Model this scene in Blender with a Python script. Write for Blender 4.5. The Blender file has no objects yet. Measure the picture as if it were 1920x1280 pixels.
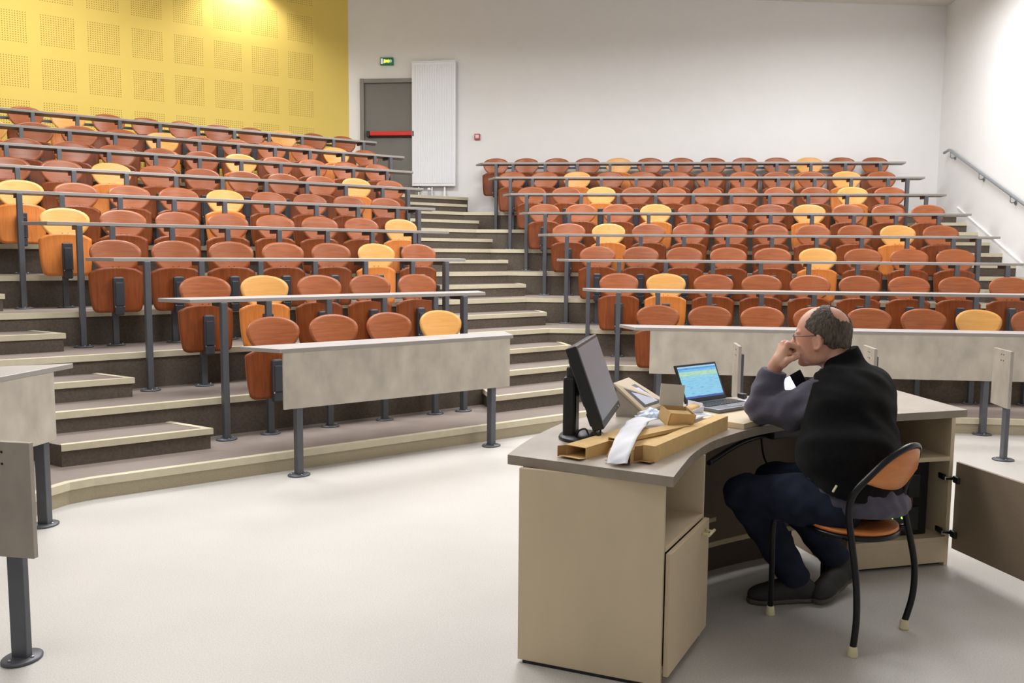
import bpy, bmesh, math, random
import numpy as np
from mathutils import Vector, Matrix
random.seed(7)
sc = bpy.context.scene
COL = sc.collection
PI = math.pi

# ------------------------------------------------------------------ geometry of the hall
CAM_H, CAM_PIT, CAM_ROLL, CAM_F = 1.5736, -0.1013, 0.0084, 1648.72
D = 0.8424          # row depth
R = 0.2947          # row rise
H1 = 0.1353         # first tier
HT = 0.7776         # desk top above the chairs' tier
PC = 0.506          # chair spacing

class Frame:
    def __init__(s, x, y, a):
        s.o = Vector((x, y, 0)); s.a = a
        s.u = Vector((math.cos(a), math.sin(a), 0)); s.n = Vector((-math.sin(a), math.cos(a), 0))
    def p(s, u, n, z=0.0):
        return s.o + s.u*u + s.n*n + Vector((0, 0, z))
LF = Frame(-1.38, 7.1363, 0.6422)
RF = Frame(1.38, 8.7684, -0.1056)
_m = 1.40
MF = Frame(-2.617 - math.sin(_m)*0.84, 4.882 + math.cos(_m)*0.84, _m)
def Z(i): return 0.0 if i <= 0 else H1 + (i-1)*R

def line_x(P, d, Q, e):
    """intersection of two plan lines"""
    det = d.x*(-e.y) + e.x*d.y
    w = Q - P
    t = (w.x*(-e.y) + e.x*w.y)/det
    return P + d*t

# ------------------------------------------------------------------ helpers
def link(o, parent=None):
    COL.objects.link(o)
    if parent is not None: o.parent = parent
    return o
def tag(o, label=None, cat=None, group=None, kind=None):
    if label: o['label'] = label
    if cat: o['category'] = cat
    if group: o['group'] = group
    if kind: o['kind'] = kind
    return o
def empty(name, loc=(0,0,0), rz=0.0):
    o = bpy.data.objects.new(name, None); o.location = loc; o.rotation_euler = (0,0,rz)
    o.empty_display_size = .05
    return link(o)
def finish(name, bm, mats, parent=None, smooth=False, angle=None):
    bmesh.ops.recalc_face_normals(bm, faces=bm.faces[:])
    me = bpy.data.meshes.new(name); bm.to_mesh(me); bm.free()
    if not isinstance(mats, (list, tuple)): mats = [mats]
    for m in mats: me.materials.append(m)
    if smooth:
        for p in me.polygons: p.use_smooth = True
        if angle is not None:
            me.set_sharp_from_angle(angle=angle)
    o = bpy.data.objects.new(name, me)
    return link(o, parent)
def add_box(bm, c, s, M=None, mi=0, bev=0.0, seg=2):
    """box centred c, size s, optional matrix M applied after"""
    r = bmesh.ops.create_cube(bm, size=1.0)
    vs = r['verts']
    for v in vs:
        v.co = Vector((v.co.x*s[0] + c[0], v.co.y*s[1] + c[1], v.co.z*s[2] + c[2]))
    fs = set(f for v in vs for f in v.link_faces)
    if bev > 0:
        es = list(set(e for v in vs for e in v.link_edges))
        rr = bmesh.ops.bevel(bm, geom=es, offset=bev, segments=seg, profile=.5, affect='EDGES')
        fs = set(f for f in fs if f.is_valid) | set(rr['faces'])
        vs = list(set(v for f in fs for v in f.verts))
    for f in fs:
        if f.is_valid: f.material_index = mi
    if M is not None:
        for v in vs: v.co = M @ v.co
    return vs
def add_prism(bm, poly, z0, z1, mi_side=0, mi_top=0, M=None, bev=0.0):
    """poly: list of (x,y) or Vectors; z0/z1 may be lists"""
    n = len(poly)
    zz0 = z0 if isinstance(z0, (list, tuple)) else [z0]*n
    zz1 = z1 if isinstance(z1, (list, tuple)) else [z1]*n
    lo = [bm.verts.new((p[0], p[1], zz0[k])) for k, p in enumerate(poly)]
    hi = [bm.verts.new((p[0], p[1], zz1[k])) for k, p in enumerate(poly)]
    fs = []
    for k in range(n):
        f = bm.faces.new((lo[k], lo[(k+1) % n], hi[(k+1) % n], hi[k])); f.material_index = mi_side; fs.append(f)
    f = bm.faces.new(hi); f.material_index = mi_top; fs.append(f)
    f = bm.faces.new(list(reversed(lo))); f.material_index = mi_side; fs.append(f)
    vs = lo + hi
    if bev > 0:
        es = list(set(e for v in vs for e in v.link_edges))
        rr = bmesh.ops.bevel(bm, geom=es, offset=bev, segments=2, profile=.5, affect='EDGES')
        vs = list(set(v for f in list(fs)+rr['faces'] if f.is_valid for v in f.verts))
    if M is not None:
        for v in vs: v.co = M @ v.co
    return vs
def frames_along(pts, closed=False):
    pts = [Vector(p) for p in pts]; n = len(pts); T = []
    for i in range(n):
        if closed: t = pts[(i+1) % n] - pts[i-1]
        else: t = pts[min(i+1, n-1)] - pts[max(i-1, 0)]
        T.append(t.normalized())
    up = Vector((0,0,1)) if abs(T[0].z) < .9 else Vector((1,0,0))
    a = (up - T[0]*up.dot(T[0])).normalized(); A = []
    for i in range(n):
        a = (a - T[i]*a.dot(T[i])).normalized(); A.append((a.copy(), T[i].cross(a)))
    return pts, T, A
def add_tube(bm, pts, r, seg=10, closed=False, mi=0, caps=True):
    pts, T, A = frames_along(pts, closed); n = len(pts)
    rr = r if isinstance(r, (list, tuple)) else [r]*n
    rings = []
    for i in range(n):
        a, b = A[i]
        rings.append([bm.verts.new(pts[i] + (a*math.cos(2*PI*k/seg) + b*math.sin(2*PI*k/seg))*rr[i]) for k in range(seg)])
    m = n if closed else n-1
    for i in range(m):
        A0, B0 = rings[i], rings[(i+1) % n]
        for k in range(seg):
            f = bm.faces.new((A0[k], A0[(k+1) % seg], B0[(k+1) % seg], B0[k])); f.material_index = mi; f.smooth = True
    if not closed and caps:
        f = bm.faces.new(list(reversed(rings[0]))); f.material_index = mi
        f = bm.faces.new(rings[-1]); f.material_index = mi
    return [v for r_ in rings for v in r_]
def catmull(pts, k=6, closed=False):
    P = [Vector(p) for p in pts]; n = len(P); out = []
    m = n if closed else n-1
    for i in range(m):
        if closed: p0, p1, p2, p3 = P[i-1], P[i], P[(i+1) % n], P[(i+2) % n]
        else: p0, p1, p2, p3 = P[max(i-1,0)], P[i], P[i+1], P[min(i+2,n-1)]
        for j in range(k):
            t = j/k
            out.append(.5*((2*p1) + (p2-p0)*t + (2*p0-5*p1+4*p2-p3)*t*t + (3*p1-p0-3*p2+p3)*t**3))
    if not closed: out.append(P[-1])
    return out
def add_lathe(bm, prof, seg=24, c=(0,0,0), M=None, mi=0, sx=1, sy=1):
    vs = []; rings = []
    for r, z in prof:
        if r < 1e-6:
            v = bm.verts.new((c[0], c[1], c[2]+z)); rings.append([v]); vs.append(v)
        else:
            ring = [bm.verts.new((c[0]+r*sx*math.cos(2*PI*k/seg), c[1]+r*sy*math.sin(2*PI*k/seg), c[2]+z)) for k in range(seg)]
            rings.append(ring); vs += ring
    for a, b in zip(rings, rings[1:]):
        for k in range(seg):
            k2 = (k+1) % seg
            if len(a) == 1 and len(b) == 1: continue
            if len(a) == 1: f = bm.faces.new((a[0], b[k2], b[k]))
            elif len(b) == 1: f = bm.faces.new((a[k], a[k2], b[0]))
            else: f = bm.faces.new((a[k], a[k2], b[k2], b[k]))
            f.material_index = mi; f.smooth = True
    if M is not None:
        for v in vs: v.co = M @ v.co
    return vs

# ------------------------------------------------------------------ materials
def srgb(r, g, b):
    def c(v):
        v /= 255.0
        return v/12.92 if v <= .04045 else ((v+.055)/1.055)**2.4
    return (c(r), c(g), c(b), 1.0)
def new_mat(name):
    m = bpy.data.materials.new(name); m.use_nodes = True
    nt = m.node_tree; b = nt.nodes.get('Principled BSDF')
    return m, nt, b
def N(nt, typ, **kw):
    n = nt.nodes.new(typ)
    for k, v in kw.items():
        if k.startswith('i_'): n.inputs[k[2:]].default_value = v
        else: setattr(n, k, v)
    return n
def plain(name, col, rough=.5, metal=0.0, var=0.0, scale=20, bump=0.0, bscale=200, spec=.5, emit=0, stretch=None, sheen=0):
    m, nt, b = new_mat(name)
    b.inputs['Base Color'].default_value = col
    b.inputs['Roughness'].default_value = rough
    b.inputs['Metallic'].default_value = metal
    b.inputs['Specular IOR Level'].default_value = spec
    if sheen: b.inputs['Sheen Weight'].default_value = sheen
    if emit:
        b.inputs['Emission Color'].default_value = col; b.inputs['Emission Strength'].default_value = emit
    tc = N(nt, 'ShaderNodeTexCoord')
    src = tc.outputs['Object']
    if stretch:
        mp = N(nt, 'ShaderNodeMapping'); mp.inputs['Scale'].default_value = stretch
        nt.links.new(src, mp.inputs['Vector']); src = mp.outputs['Vector']
    if var > 0:
        no = N(nt, 'ShaderNodeTexNoise'); no.inputs['Scale'].default_value = scale; no.inputs['Detail'].default_value = 5
        nt.links.new(src, no.inputs['Vector'])
        cr = N(nt, 'ShaderNodeValToRGB')
        cr.color_ramp.elements[0].position = .3; cr.color_ramp.elements[1].position = .7
        cr.color_ramp.elements[0].color = tuple(max(0, c*(1-var)) for c in col[:3]) + (1,)
        cr.color_ramp.elements[1].color = tuple(min(1, c*(1+var)) for c in col[:3]) + (1,)
        nt.links.new(no.outputs['Fac'], cr.inputs['Fac']); nt.links.new(cr.outputs['Color'], b.inputs['Base Color'])
    if bump > 0:
        n2 = N(nt, 'ShaderNodeTexNoise'); n2.inputs['Scale'].default_value = bscale; n2.inputs['Detail'].default_value = 3
        nt.links.new(src, n2.inputs['Vector'])
        bp = N(nt, 'ShaderNodeBump'); bp.inputs['Strength'].default_value = bump; bp.inputs['Distance'].default_value = .01
        nt.links.new(n2.outputs['Fac'], bp.inputs['Height']); nt.links.new(bp.outputs['Normal'], b.inputs['Normal'])
    return m
def wood(name, c1, c2, rough=.38, sc_=(3, 3, 40), rnd=.25, spec=.4, coat=0.15):
    """veneer with a soft grain and a random tone for each object"""
    m, nt, b = new_mat(name)
    tc = N(nt, 'ShaderNodeTexCoord'); mp = N(nt, 'ShaderNodeMapping'); mp.inputs['Scale'].default_value = sc_
    oi = N(nt, 'ShaderNodeObjectInfo')
    add = N(nt, 'ShaderNodeVectorMath', operation='ADD'); mul = N(nt, 'ShaderNodeVectorMath', operation='SCALE')
    comb = N(nt, 'ShaderNodeCombineXYZ')
    for k in range(3): nt.links.new(oi.outputs['Random'], comb.inputs[k])
    nt.links.new(comb.outputs[0], mul.inputs[0]); mul.inputs['Scale'].default_value = 37.0
    nt.links.new(tc.outputs['Object'], mp.inputs['Vector'])
    nt.links.new(mp.outputs['Vector'], add.inputs[0]); nt.links.new(mul.outputs[0], add.inputs[1])
    no = N(nt, 'ShaderNodeTexNoise'); no.inputs['Scale'].default_value = 1.0; no.inputs['Detail'].default_value = 6; no.inputs['Roughness'].default_value = .6
    no.inputs['Distortion'].default_value = 1.2
    nt.links.new(add.outputs[0], no.inputs['Vector'])
    cr = N(nt, 'ShaderNodeValToRGB'); cr.color_ramp.elements[0].position = .32; cr.color_ramp.elements[1].position = .68
    cr.color_ramp.elements[0].color = c1; cr.color_ramp.elements[1].color = c2
    nt.links.new(no.outputs['Fac'], cr.inputs['Fac'])
    hs = N(nt, 'ShaderNodeHueSaturation')
    mr = N(nt, 'ShaderNodeMapRange'); mr.inputs['To Min'].default_value = 1-rnd; mr.inputs['To Max'].default_value = 1+rnd
    nt.links.new(oi.outputs['Random'], mr.inputs['Value']); nt.links.new(mr.outputs['Result'], hs.inputs['Value'])
    nt.links.new(cr.outputs['Color'], hs.inputs['Color']); nt.links.new(hs.outputs['Color'], b.inputs['Base Color'])
    b.inputs['Roughness'].default_value = rough; b.inputs['Specular IOR Level'].default_value = spec
    b.inputs['Coat Weight'].default_value = coat; b.inputs['Coat Roughness'].default_value = .25
    return m

M = {}
M['brown_back'] = wood('brown_beech_back', srgb(140, 74, 40), srgb(166, 95, 53), rnd=.10, coat=.05)
M['brown_seat'] = wood('brown_beech_seat_shaded', srgb(112, 52, 18), srgb(138, 70, 28), rnd=.10, sc_=(40, 3, 3), coat=.05)  # darker underside veneer, with the tipped seat's own shade in the colour
M['yellow_back'] = wood('pale_beech_back', srgb(216, 156, 82), srgb(228, 170, 96), rnd=.03, coat=.05)
M['yellow_seat'] = wood('pale_beech_seat', srgb(206, 118, 52), srgb(224, 138, 66), rnd=.04, sc_=(40, 3, 3))
M['brown_edge'] = plain('brown_ply_edge', srgb(196, 110, 66), .5)
M['yellow_edge'] = plain('pale_ply_edge', srgb(240, 176, 100), .5)
M['slate'] = plain('slate_grey_metal', srgb(92, 94, 100), .42, .35, var=.06, scale=12)
M['housing'] = plain('black_plastic_housing', srgb(58, 60, 66), .38, .0, var=.05)
M['bolt'] = plain('bright_bolt', srgb(190, 190, 195), .3, .8)
M['screw'] = plain('dark_screw', srgb(60, 30, 18), .4, .5)
M['desktop'] = plain('grey_laminate_top', srgb(172, 168, 166), .35, var=.06, scale=6)
M['desk_edge'] = plain('grey_laminate_edge', srgb(150, 144, 138), .45, var=.04)
M['concrete'] = plain('concrete_look_laminate', srgb(184, 175, 162), .45, var=.15, scale=9, stretch=(1, 1, .6))
M['stub'] = plain('dark_concrete_laminate', srgb(158, 149, 138), .5, var=.14, scale=9, stretch=(1, 1, .5))
M['carpet'] = plain('dark_riser_carpet', srgb(108, 98, 88), .95, var=.16, scale=55, bump=.6, bscale=420, spec=.1)
M['tread'] = plain('grey_brown_tread', srgb(136, 124, 116), .55, var=.07, scale=10, stretch=(1, 6, 1), bump=.1)
M['nosing'] = plain('beige_nosing', srgb(210, 201, 174), .5, var=.04)
M['beige_riser'] = plain('beige_vinyl_riser', srgb(176, 164, 138), .6, var=.08, scale=120)
M['white_wall'] = plain('white_painted_wall', srgb(236, 235, 234), .85, var=.012, scale=3, bump=.08, bscale=300, spec=.2)
M['ceiling'] = plain('ceiling_paint', srgb(220, 214, 202), .9, spec=.2, var=.01)
M['white_gloss'] = plain('white_enamel', srgb(236, 238, 242), .3, var=.005)
M['skirt'] = plain('white_skirting', srgb(238, 238, 238), .4, var=.005)
M['door'] = plain('grey_door_paint', srgb(112, 110, 104), .5, var=.03, scale=4)
M['frame'] = plain('grey_frame_paint', srgb(128, 124, 118), .45, var=.02)
M['red'] = plain('red_push_bar', srgb(206, 40, 24), .35, var=.03)
M['black'] = plain('black_plastic', srgb(22, 22, 24), .4, var=.05)
M['darkgrey'] = plain('dark_grey_plastic', srgb(44, 43, 44), .45, var=.05)
M['rail'] = plain('grey_handrail', srgb(142, 146, 152), .35, .3, var=.03)
M['beech_board'] = plain('pale_beige_board', srgb(214, 195, 164), .5, var=.05, scale=5, stretch=(1, 1, .25))
M['beech_board_dark'] = plain('taupe_back_and_shaded_board', srgb(120, 104, 88), .6, var=.05, scale=5)
M['door_board'] = plain('taupe_door_board', srgb(150, 132, 112), .55, var=.06, scale=160)
M['worktop'] = plain('stone_grey_worktop', srgb(178, 168, 156), .32, var=.09, scale=7, spec=.5)
M['worktop_edge'] = plain('stone_grey_worktop_edge', srgb(150, 138, 122), .45, var=.10, scale=14)
M['chrome'] = plain('chrome', srgb(200, 200, 200), .2, .95)
M['card'] = plain('brown_cardboard', srgb(222, 188, 132), .8, var=.06, scale=30, spec=.2)
M['card_in'] = plain('cardboard_inside', srgb(172, 132, 88), .85, var=.08, scale=30, spec=.2)
M['paper'] = plain('white_paper', srgb(240, 240, 246), .7, var=.03, scale=14, spec=.2)
M['paper_blue'] = plain('bluish_wrap', srgb(196, 214, 240), .35, var=.05, scale=20)
M['grey_glow'] = plain('faint_glow_grey', srgb(126, 132, 144), .32, var=.05, scale=3, emit=.12)  # grey with a faint glow of its own, for monitor screen and touchpad
M['console_screen'] = plain('pale_touch_screen', srgb(196, 200, 220), .3, var=.03, emit=.25)
M['orange_ply'] = wood('orange_ply', srgb(208, 122, 60), srgb(222, 142, 78), rnd=.02, sc_=(4, 4, 30))
M['tube'] = plain('black_tube', srgb(20, 20, 23), .28, .3, var=.02)
M['cream'] = plain('cream_rubber_foot', srgb(226, 216, 176), .6, var=.03)
M['vest'] = plain('black_fleece', srgb(23, 23, 24), .95, var=.18, scale=60, bump=.5, bscale=500, spec=.1, sheen=.06)
M['sweater'] = plain('dark_plum_grey_knit', srgb(88, 85, 99), .9, var=.10, scale=30, bump=.4, bscale=300, spec=.1, sheen=.2)
M['jeans'] = plain('dark_navy_denim', srgb(38, 43, 60), .85, var=.22, scale=14, bump=.4, bscale=500, spec=.15)
M['shoe'] = plain('dark_suede_shoe', srgb(40, 38, 36), .7, var=.15, scale=40)
M['sole'] = plain('grey_shoe_sole', srgb(78, 74, 68), .6, var=.1)
M['eye'] = plain('eye_white', srgb(225, 220, 215), .25, var=.01)
M['iris'] = plain('dark_iris', srgb(50, 36, 26), .2, var=.01)
M['spec_frame'] = plain('glasses_metal', srgb(84, 82, 90), .3, .6)
M['green_sign'] = plain('green_sign', srgb(16, 126, 92), .5, var=.02)
M['sign_white'] = plain('sign_white', srgb(230, 236, 230), .5, emit=.3)
M['sign_yellow'] = plain('lit_yellow_sign', srgb(240, 226, 30), .5, emit=1.0)
M['led'] = plain('green_led', srgb(120, 255, 60), .4, emit=6)
M['phone_glow'] = plain('phone_glow', srgb(214, 210, 255), .4, emit=2.6)

# skin with a little redness
def skin_mat():
    m, nt, b = new_mat('skin')
    tc = N(nt, 'ShaderNodeTexCoord'); no = N(nt, 'ShaderNodeTexNoise'); no.inputs['Scale'].default_value = 9; no.inputs['Detail'].default_value = 4
    nt.links.new(tc.outputs['Object'], no.inputs['Vector'])
    cr = N(nt, 'ShaderNodeValToRGB'); cr.color_ramp.elements[0].position = .35; cr.color_ramp.elements[1].position = .68
    cr.color_ramp.elements[0].color = srgb(206, 146, 122); cr.color_ramp.elements[1].color = srgb(226, 178, 152)
    nt.links.new(no.outputs['Fac'], cr.inputs['Fac']); nt.links.new(cr.outputs['Color'], b.inputs['Base Color'])
    b.inputs['Roughness'].default_value = .5; b.inputs['Specular IOR Level'].default_value = .35
    b.inputs['Subsurface Weight'].default_value = .0
    return m
M['skin'] = skin_mat()
def hair_mat():
    m, nt, b = new_mat('hair')
    tc = N(nt, 'ShaderNodeTexCoord'); mp = N(nt, 'ShaderNodeMapping'); mp.inputs['Scale'].default_value = (60, 60, 14)
    no = N(nt, 'ShaderNodeTexNoise'); no.inputs['Scale'].default_value = 2.2; no.inputs['Detail'].default_value = 5
    nt.links.new(tc.outputs['Object'], mp.inputs['Vector']); nt.links.new(mp.outputs['Vector'], no.inputs['Vector'])
    cr = N(nt, 'ShaderNodeValToRGB'); cr.color_ramp.elements[0].position = .3; cr.color_ramp.elements[1].position = .75
    cr.color_ramp.elements[0].color = srgb(42, 34, 28); cr.color_ramp.elements[1].color = srgb(112, 96, 82)
    nt.links.new(no.outputs['Fac'], cr.inputs['Fac']); nt.links.new(cr.outputs['Color'], b.inputs['Base Color'])
    b.inputs['Roughness'].default_value = .7
    bp = N(nt, 'ShaderNodeBump'); bp.inputs['Strength'].default_value = .6; bp.inputs['Distance'].default_value = .004
    nt.links.new(no.outputs['Fac'], bp.inputs['Height']); nt.links.new(bp.outputs['Normal'], b.inputs['Normal'])
    return m
M['hair'] = hair_mat()
def glass_mat():
    m, nt, b = new_mat('spectacle_glass')
    b.inputs['Base Color'].default_value = (.9, .93, .95, 1); b.inputs['Roughness'].default_value = .05
    b.inputs['Alpha'].default_value = .22
    return m
M['lens'] = glass_mat()
def floor_mat():
    m, nt, b = new_mat('speckled_vinyl_floor')
    tc = N(nt, 'ShaderNodeTexCoord')
    n1 = N(nt, 'ShaderNodeTexNoise'); n1.inputs['Scale'].default_value = 160; n1.inputs['Detail'].default_value = 2
    n2 = N(nt, 'ShaderNodeTexNoise'); n2.inputs['Scale'].default_value = 1.3; n2.inputs['Detail'].default_value = 4
    for n_ in (n1, n2): nt.links.new(tc.outputs['Object'], n_.inputs['Vector'])
    c1 = N(nt, 'ShaderNodeValToRGB'); c1.color_ramp.elements[0].position = .35; c1.color_ramp.elements[1].position = .65
    c1.color_ramp.elements[0].color = srgb(190, 186, 180); c1.color_ramp.elements[1].color = srgb(206, 202, 197)
    c2 = N(nt, 'ShaderNodeValToRGB'); c2.color_ramp.elements[0].position = .3; c2.color_ramp.elements[1].position = .7
    c2.color_ramp.elements[0].color = (.93, .93, .92, 1); c2.color_ramp.elements[1].color = (1, 1, 1, 1)
    mx = N(nt, 'ShaderNodeMix', data_type='RGBA', blend_type='MULTIPLY'); mx.inputs[0].default_value = 1.0
    nt.links.new(n1.outputs['Fac'], c1.inputs['Fac']); nt.links.new(n2.outputs['Fac'], c2.inputs['Fac'])
    nt.links.new(c1.outputs['Color'], mx.inputs[6]); nt.links.new(c2.outputs['Color'], mx.inputs[7])
    nt.links.new(mx.outputs[2], b.inputs['Base Color'])
    b.inputs['Roughness'].default_value = .42; b.inputs['Specular IOR Level'].default_value = .35
    return m
M['floor'] = floor_mat()
PX, PZ, SQ = .605, .6025, .448
PHX, PHZ = 3.174-SQ, 4.825-PZ*8-.436      # left/bottom edge of one square (local u, height)
def perforated():
    """yellow panels: a grid of squares, each square a field of little round holes"""
    m, nt, b = new_mat('yellow_perforated_panel')
    tc = N(nt, 'ShaderNodeTexCoord'); sp = N(nt, 'ShaderNodeSeparateXYZ'); nt.links.new(tc.outputs['Object'], sp.inputs[0])
    def math_(op, a, b_=None, c=None):
        n = N(nt, 'ShaderNodeMath', operation=op)
        for k, v in enumerate((a, b_, c)):
            if v is None: continue
            if isinstance(v, (int, float)): n.inputs[k].default_value = v
            else: nt.links.new(v, n.inputs[k])
        return n.outputs[0]
    def axis(out, ph, pitch, sq):
        t = math_('FLOORED_MODULO', math_('SUBTRACT', out, ph), pitch)       # position in the tile
        inside = math_('LESS_THAN', t, sq)
        h = math_('SUBTRACT', math_('FLOORED_MODULO', t, sq/14.0), sq/28.0)
        return inside, h
    ix, hx = axis(sp.outputs['X'], PHX, PX, SQ)
    iz, hz = axis(sp.outputs['Z'], PHZ, PZ, .436)
    r2 = math_('ADD', math_('MULTIPLY', hx, hx), math_('MULTIPLY', hz, hz))
    hole = math_('LESS_THAN', r2, .0062**2)
    lim = math_('LESS_THAN', sp.outputs['X'], 3.2)
    mask = math_('MULTIPLY', math_('MULTIPLY', math_('MULTIPLY', ix, iz), hole), lim)
    no = N(nt, 'ShaderNodeTexNoise'); no.inputs['Scale'].default_value = 1.2
    nt.links.new(tc.outputs['Object'], no.inputs['Vector'])
    cr = N(nt, 'ShaderNodeValToRGB'); cr.color_ramp.elements[0].color = srgb(233, 206, 108); cr.color_ramp.elements[1].color = srgb(236, 211, 116)
    nt.links.new(no.outputs['Fac'], cr.inputs['Fac'])
    mx = N(nt, 'ShaderNodeMix', data_type='RGBA')
    nt.links.new(mask, mx.inputs[0]); nt.links.new(cr.outputs['Color'], mx.inputs[6]); mx.inputs[7].default_value = srgb(136, 108, 48)
    nt.links.new(mx.outputs[2], b.inputs['Base Color']); b.inputs['Roughness'].default_value = .7
    b.inputs['Specular IOR Level'].default_value = .2
    return m
M['yellow_wall'] = perforated()
def laptop_screen():
    """a bright web page: blue bar above, pale green band, columns of text lines"""
    m, nt, b = new_mat('laptop_page')
    tc = N(nt, 'ShaderNodeTexCoord'); sp = N(nt, 'ShaderNodeSeparateXYZ'); nt.links.new(tc.outputs['UV'], sp.inputs[0])
    cr = N(nt, 'ShaderNodeValToRGB'); cr.color_ramp.interpolation = 'CONSTANT'
    e = cr.color_ramp.elements; e[0].position = 0; e[0].color = srgb(60, 90, 160)
    e[1].position = .06; e[1].color = srgb(140, 205, 235)
    for p, c in ((.62, (150, 210, 225)), (.70, (176, 220, 190)), (.83, (120, 190, 235)), (.90, (80, 160, 220)), (.95, (170, 210, 240))):
        x = e.new(p); x.color = srgb(*c)
    nt.links.new(sp.outputs['Y'], cr.inputs['Fac'])
    wv = N(nt, 'ShaderNodeTexNoise'); mp = N(nt, 'ShaderNodeMapping'); mp.inputs['Scale'].default_value = (7, 46, 1)
    nt.links.new(tc.outputs['UV'], mp.inputs[0]); nt.links.new(mp.outputs[0], wv.inputs['Vector']); wv.inputs['Scale'].default_value = 1
    cr2 = N(nt, 'ShaderNodeValToRGB'); cr2.color_ramp.elements[0].position = .36; cr2.color_ramp.elements[1].position = .44
    cr2.color_ramp.elements[0].color = (.62, .7, .8, 1); cr2.color_ramp.elements[1].color = (1, 1, 1, 1)
    nt.links.new(wv.outputs['Fac'], cr2.inputs['Fac'])
    mx = N(nt, 'ShaderNodeMix', data_type='RGBA', blend_type='MULTIPLY'); mx.inputs[0].default_value = 1
    nt.links.new(cr.outputs[0], mx.inputs[6]); nt.links.new(cr2.outputs[0], mx.inputs[7])
    nt.links.new(mx.outputs[2], b.inputs['Emission Color']); b.inputs['Emission Strength'].default_value = .95
    b.inputs['Base Color'].default_value = (.02, .02, .02, 1); b.inputs['Roughness'].default_value = .4
    return m
M['laptop_page'] = laptop_screen()

# ------------------------------------------------------------------ camera
cp_, sp_ = math.cos(CAM_PIT), math.sin(CAM_PIT); cr_, sr_ = math.cos(CAM_ROLL), math.sin(CAM_ROLL)
fwd = Vector((0, cp_, sp_)); up0 = Vector((0, -sp_, cp_)); rt0 = Vector((1, 0, 0))
rt = rt0*cr_ + up0*sr_; up = rt0*(-sr_) + up0*cr_
cam_d = bpy.data.cameras.new('camera'); cam = bpy.data.objects.new('camera', cam_d); link(cam)
cam.matrix_world = Matrix(((rt.x, up.x, -fwd.x, 0), (rt.y, up.y, -fwd.y, 0), (rt.z, up.z, -fwd.z, CAM_H), (0, 0, 0, 1)))
cam_d.sensor_width = 36; cam_d.lens = CAM_F/1920*36; cam_d.clip_start = .05; cam_d.clip_end = 100
sc.camera = cam

# ------------------------------------------------------------------ tiers, steps, nosings
EL, ER = -.63, -.77
def eL(i): return (i-1)*D + EL
def eR(i): return (i-1)*D + ER
def kinkL(i): return line_x(LF.p(0, eL(i)), LF.u, MF.p(0, eL(i)), MF.u)
def kinkR(i): return line_x(LF.p(0, eL(i)), LF.u, RF.p(0, eR(i)), RF.u)
UW0, UW1 = 4.765, 4.80
def wallu(n): return UW0 + (UW1-UW0)*max(0, (n-3)/3.05)
C0 = line_x(LF.p(0, 7.55), LF.u, RF.p(-4.9, 6.22), (RF.p(4.8, 6.05)-RF.p(-4.9, 6.22)))
CR = RF.p(4.80, 6.05)
Qc = line_x(LF.p(0, 7.55), LF.u, MF.p(0, 7.55), MF.u)
BWd = (CR - C0).normalized()
def front_line(i):
    pts = [MF.p(-3.2, eL(i))]
    K = kinkL(i)
    # softly rounded corner between the two blocks
    a = K - MF.u*.16; c = K + LF.u*.16
    pts += [a, (a+c)/2*.5 + K*.5, c]
    if i <= 8:
        pts += [kinkR(i), RF.p(wallu(eR(i)), eR(i))]
    else:
        pts += [line_x(LF.p(0, eL(i)), LF.u, C0, BWd)]
    return pts
def ribbon(bm, pts, f, b, z0, z1, mi=0):
    """strip following a plan polyline: f in front of it, b behind it"""
    n = len(pts); fr = []; bk = []
    for i in range(n):
        d0 = (pts[i]-pts[i-1]).normalized() if i > 0 else None
        d1 = (pts[i+1]-pts[i]).normalized() if i < n-1 else None
        if d0 is None: d0 = d1
        if d1 is None: d1 = d0
        n0 = Vector((-d0.y, d0.x, 0)); n1 = Vector((-d1.y, d1.x, 0))
        m = (n0+n1); m /= max(.3, (1+n0.dot(n1)))
        fr.append(pts[i] - m*f); bk.append(pts[i] + m*b)
    for i in range(n-1):
        q = [fr[i], fr[i+1], bk[i+1], bk[i]]
        vs = [bm.verts.new((p.x, p.y, z0)) for p in q] + [bm.verts.new((p.x, p.y, z1)) for p in q]
        faces = [(4,5,6,7), (0,1,5,4), (2,3,7,6), (3,2,1,0)]
        if i == 0: faces.append((3,0,4,7))
        if i == n-2: faces.append((1,2,6,5))
        for fc in faces:
            g = bm.faces.new([vs[k] for k in fc]); g.material_index = mi
ordw = ['zeroth','first','second','third','fourth','fifth','sixth','seventh','eighth','ninth','tenth','eleventh','twelfth','thirteenth','fourteenth']
trim_n = 0
def next_trim():
    global trim_n
    trim_n += 1
    return 'trim_%d' % trim_n
for i in range(1, 10):
    fl = front_line(i)
    if i <= 8: poly = fl + [CR, C0, Qc, MF.p(-3.2, 7.55)]
    else: poly = fl + [C0, Qc, MF.p(-3.2, 7.55)]
    bm = bmesh.new()
    add_prism(bm, poly, Z(i-1) if i > 1 else 0.0, Z(i), 0, 1)
    o = finish('floor_tier', bm, [M['beige_riser'] if i == 1 else M['carpet'], M['tread']])
    tag(o, 'raked floor tier carrying the %s row of seats, grey-brown tread' % ordw[i], 'floor tier', kind='structure')
    bm = bmesh.new(); ribbon(bm, fl, .014, .04, Z(i)-.045, Z(i)+.004)
    o = finish(next_trim(), bm, M['nosing'])
    tag(o, 'beige nosing along the edge of the %s tier' % ordw[i], 'nosing', kind='structure')

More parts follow.
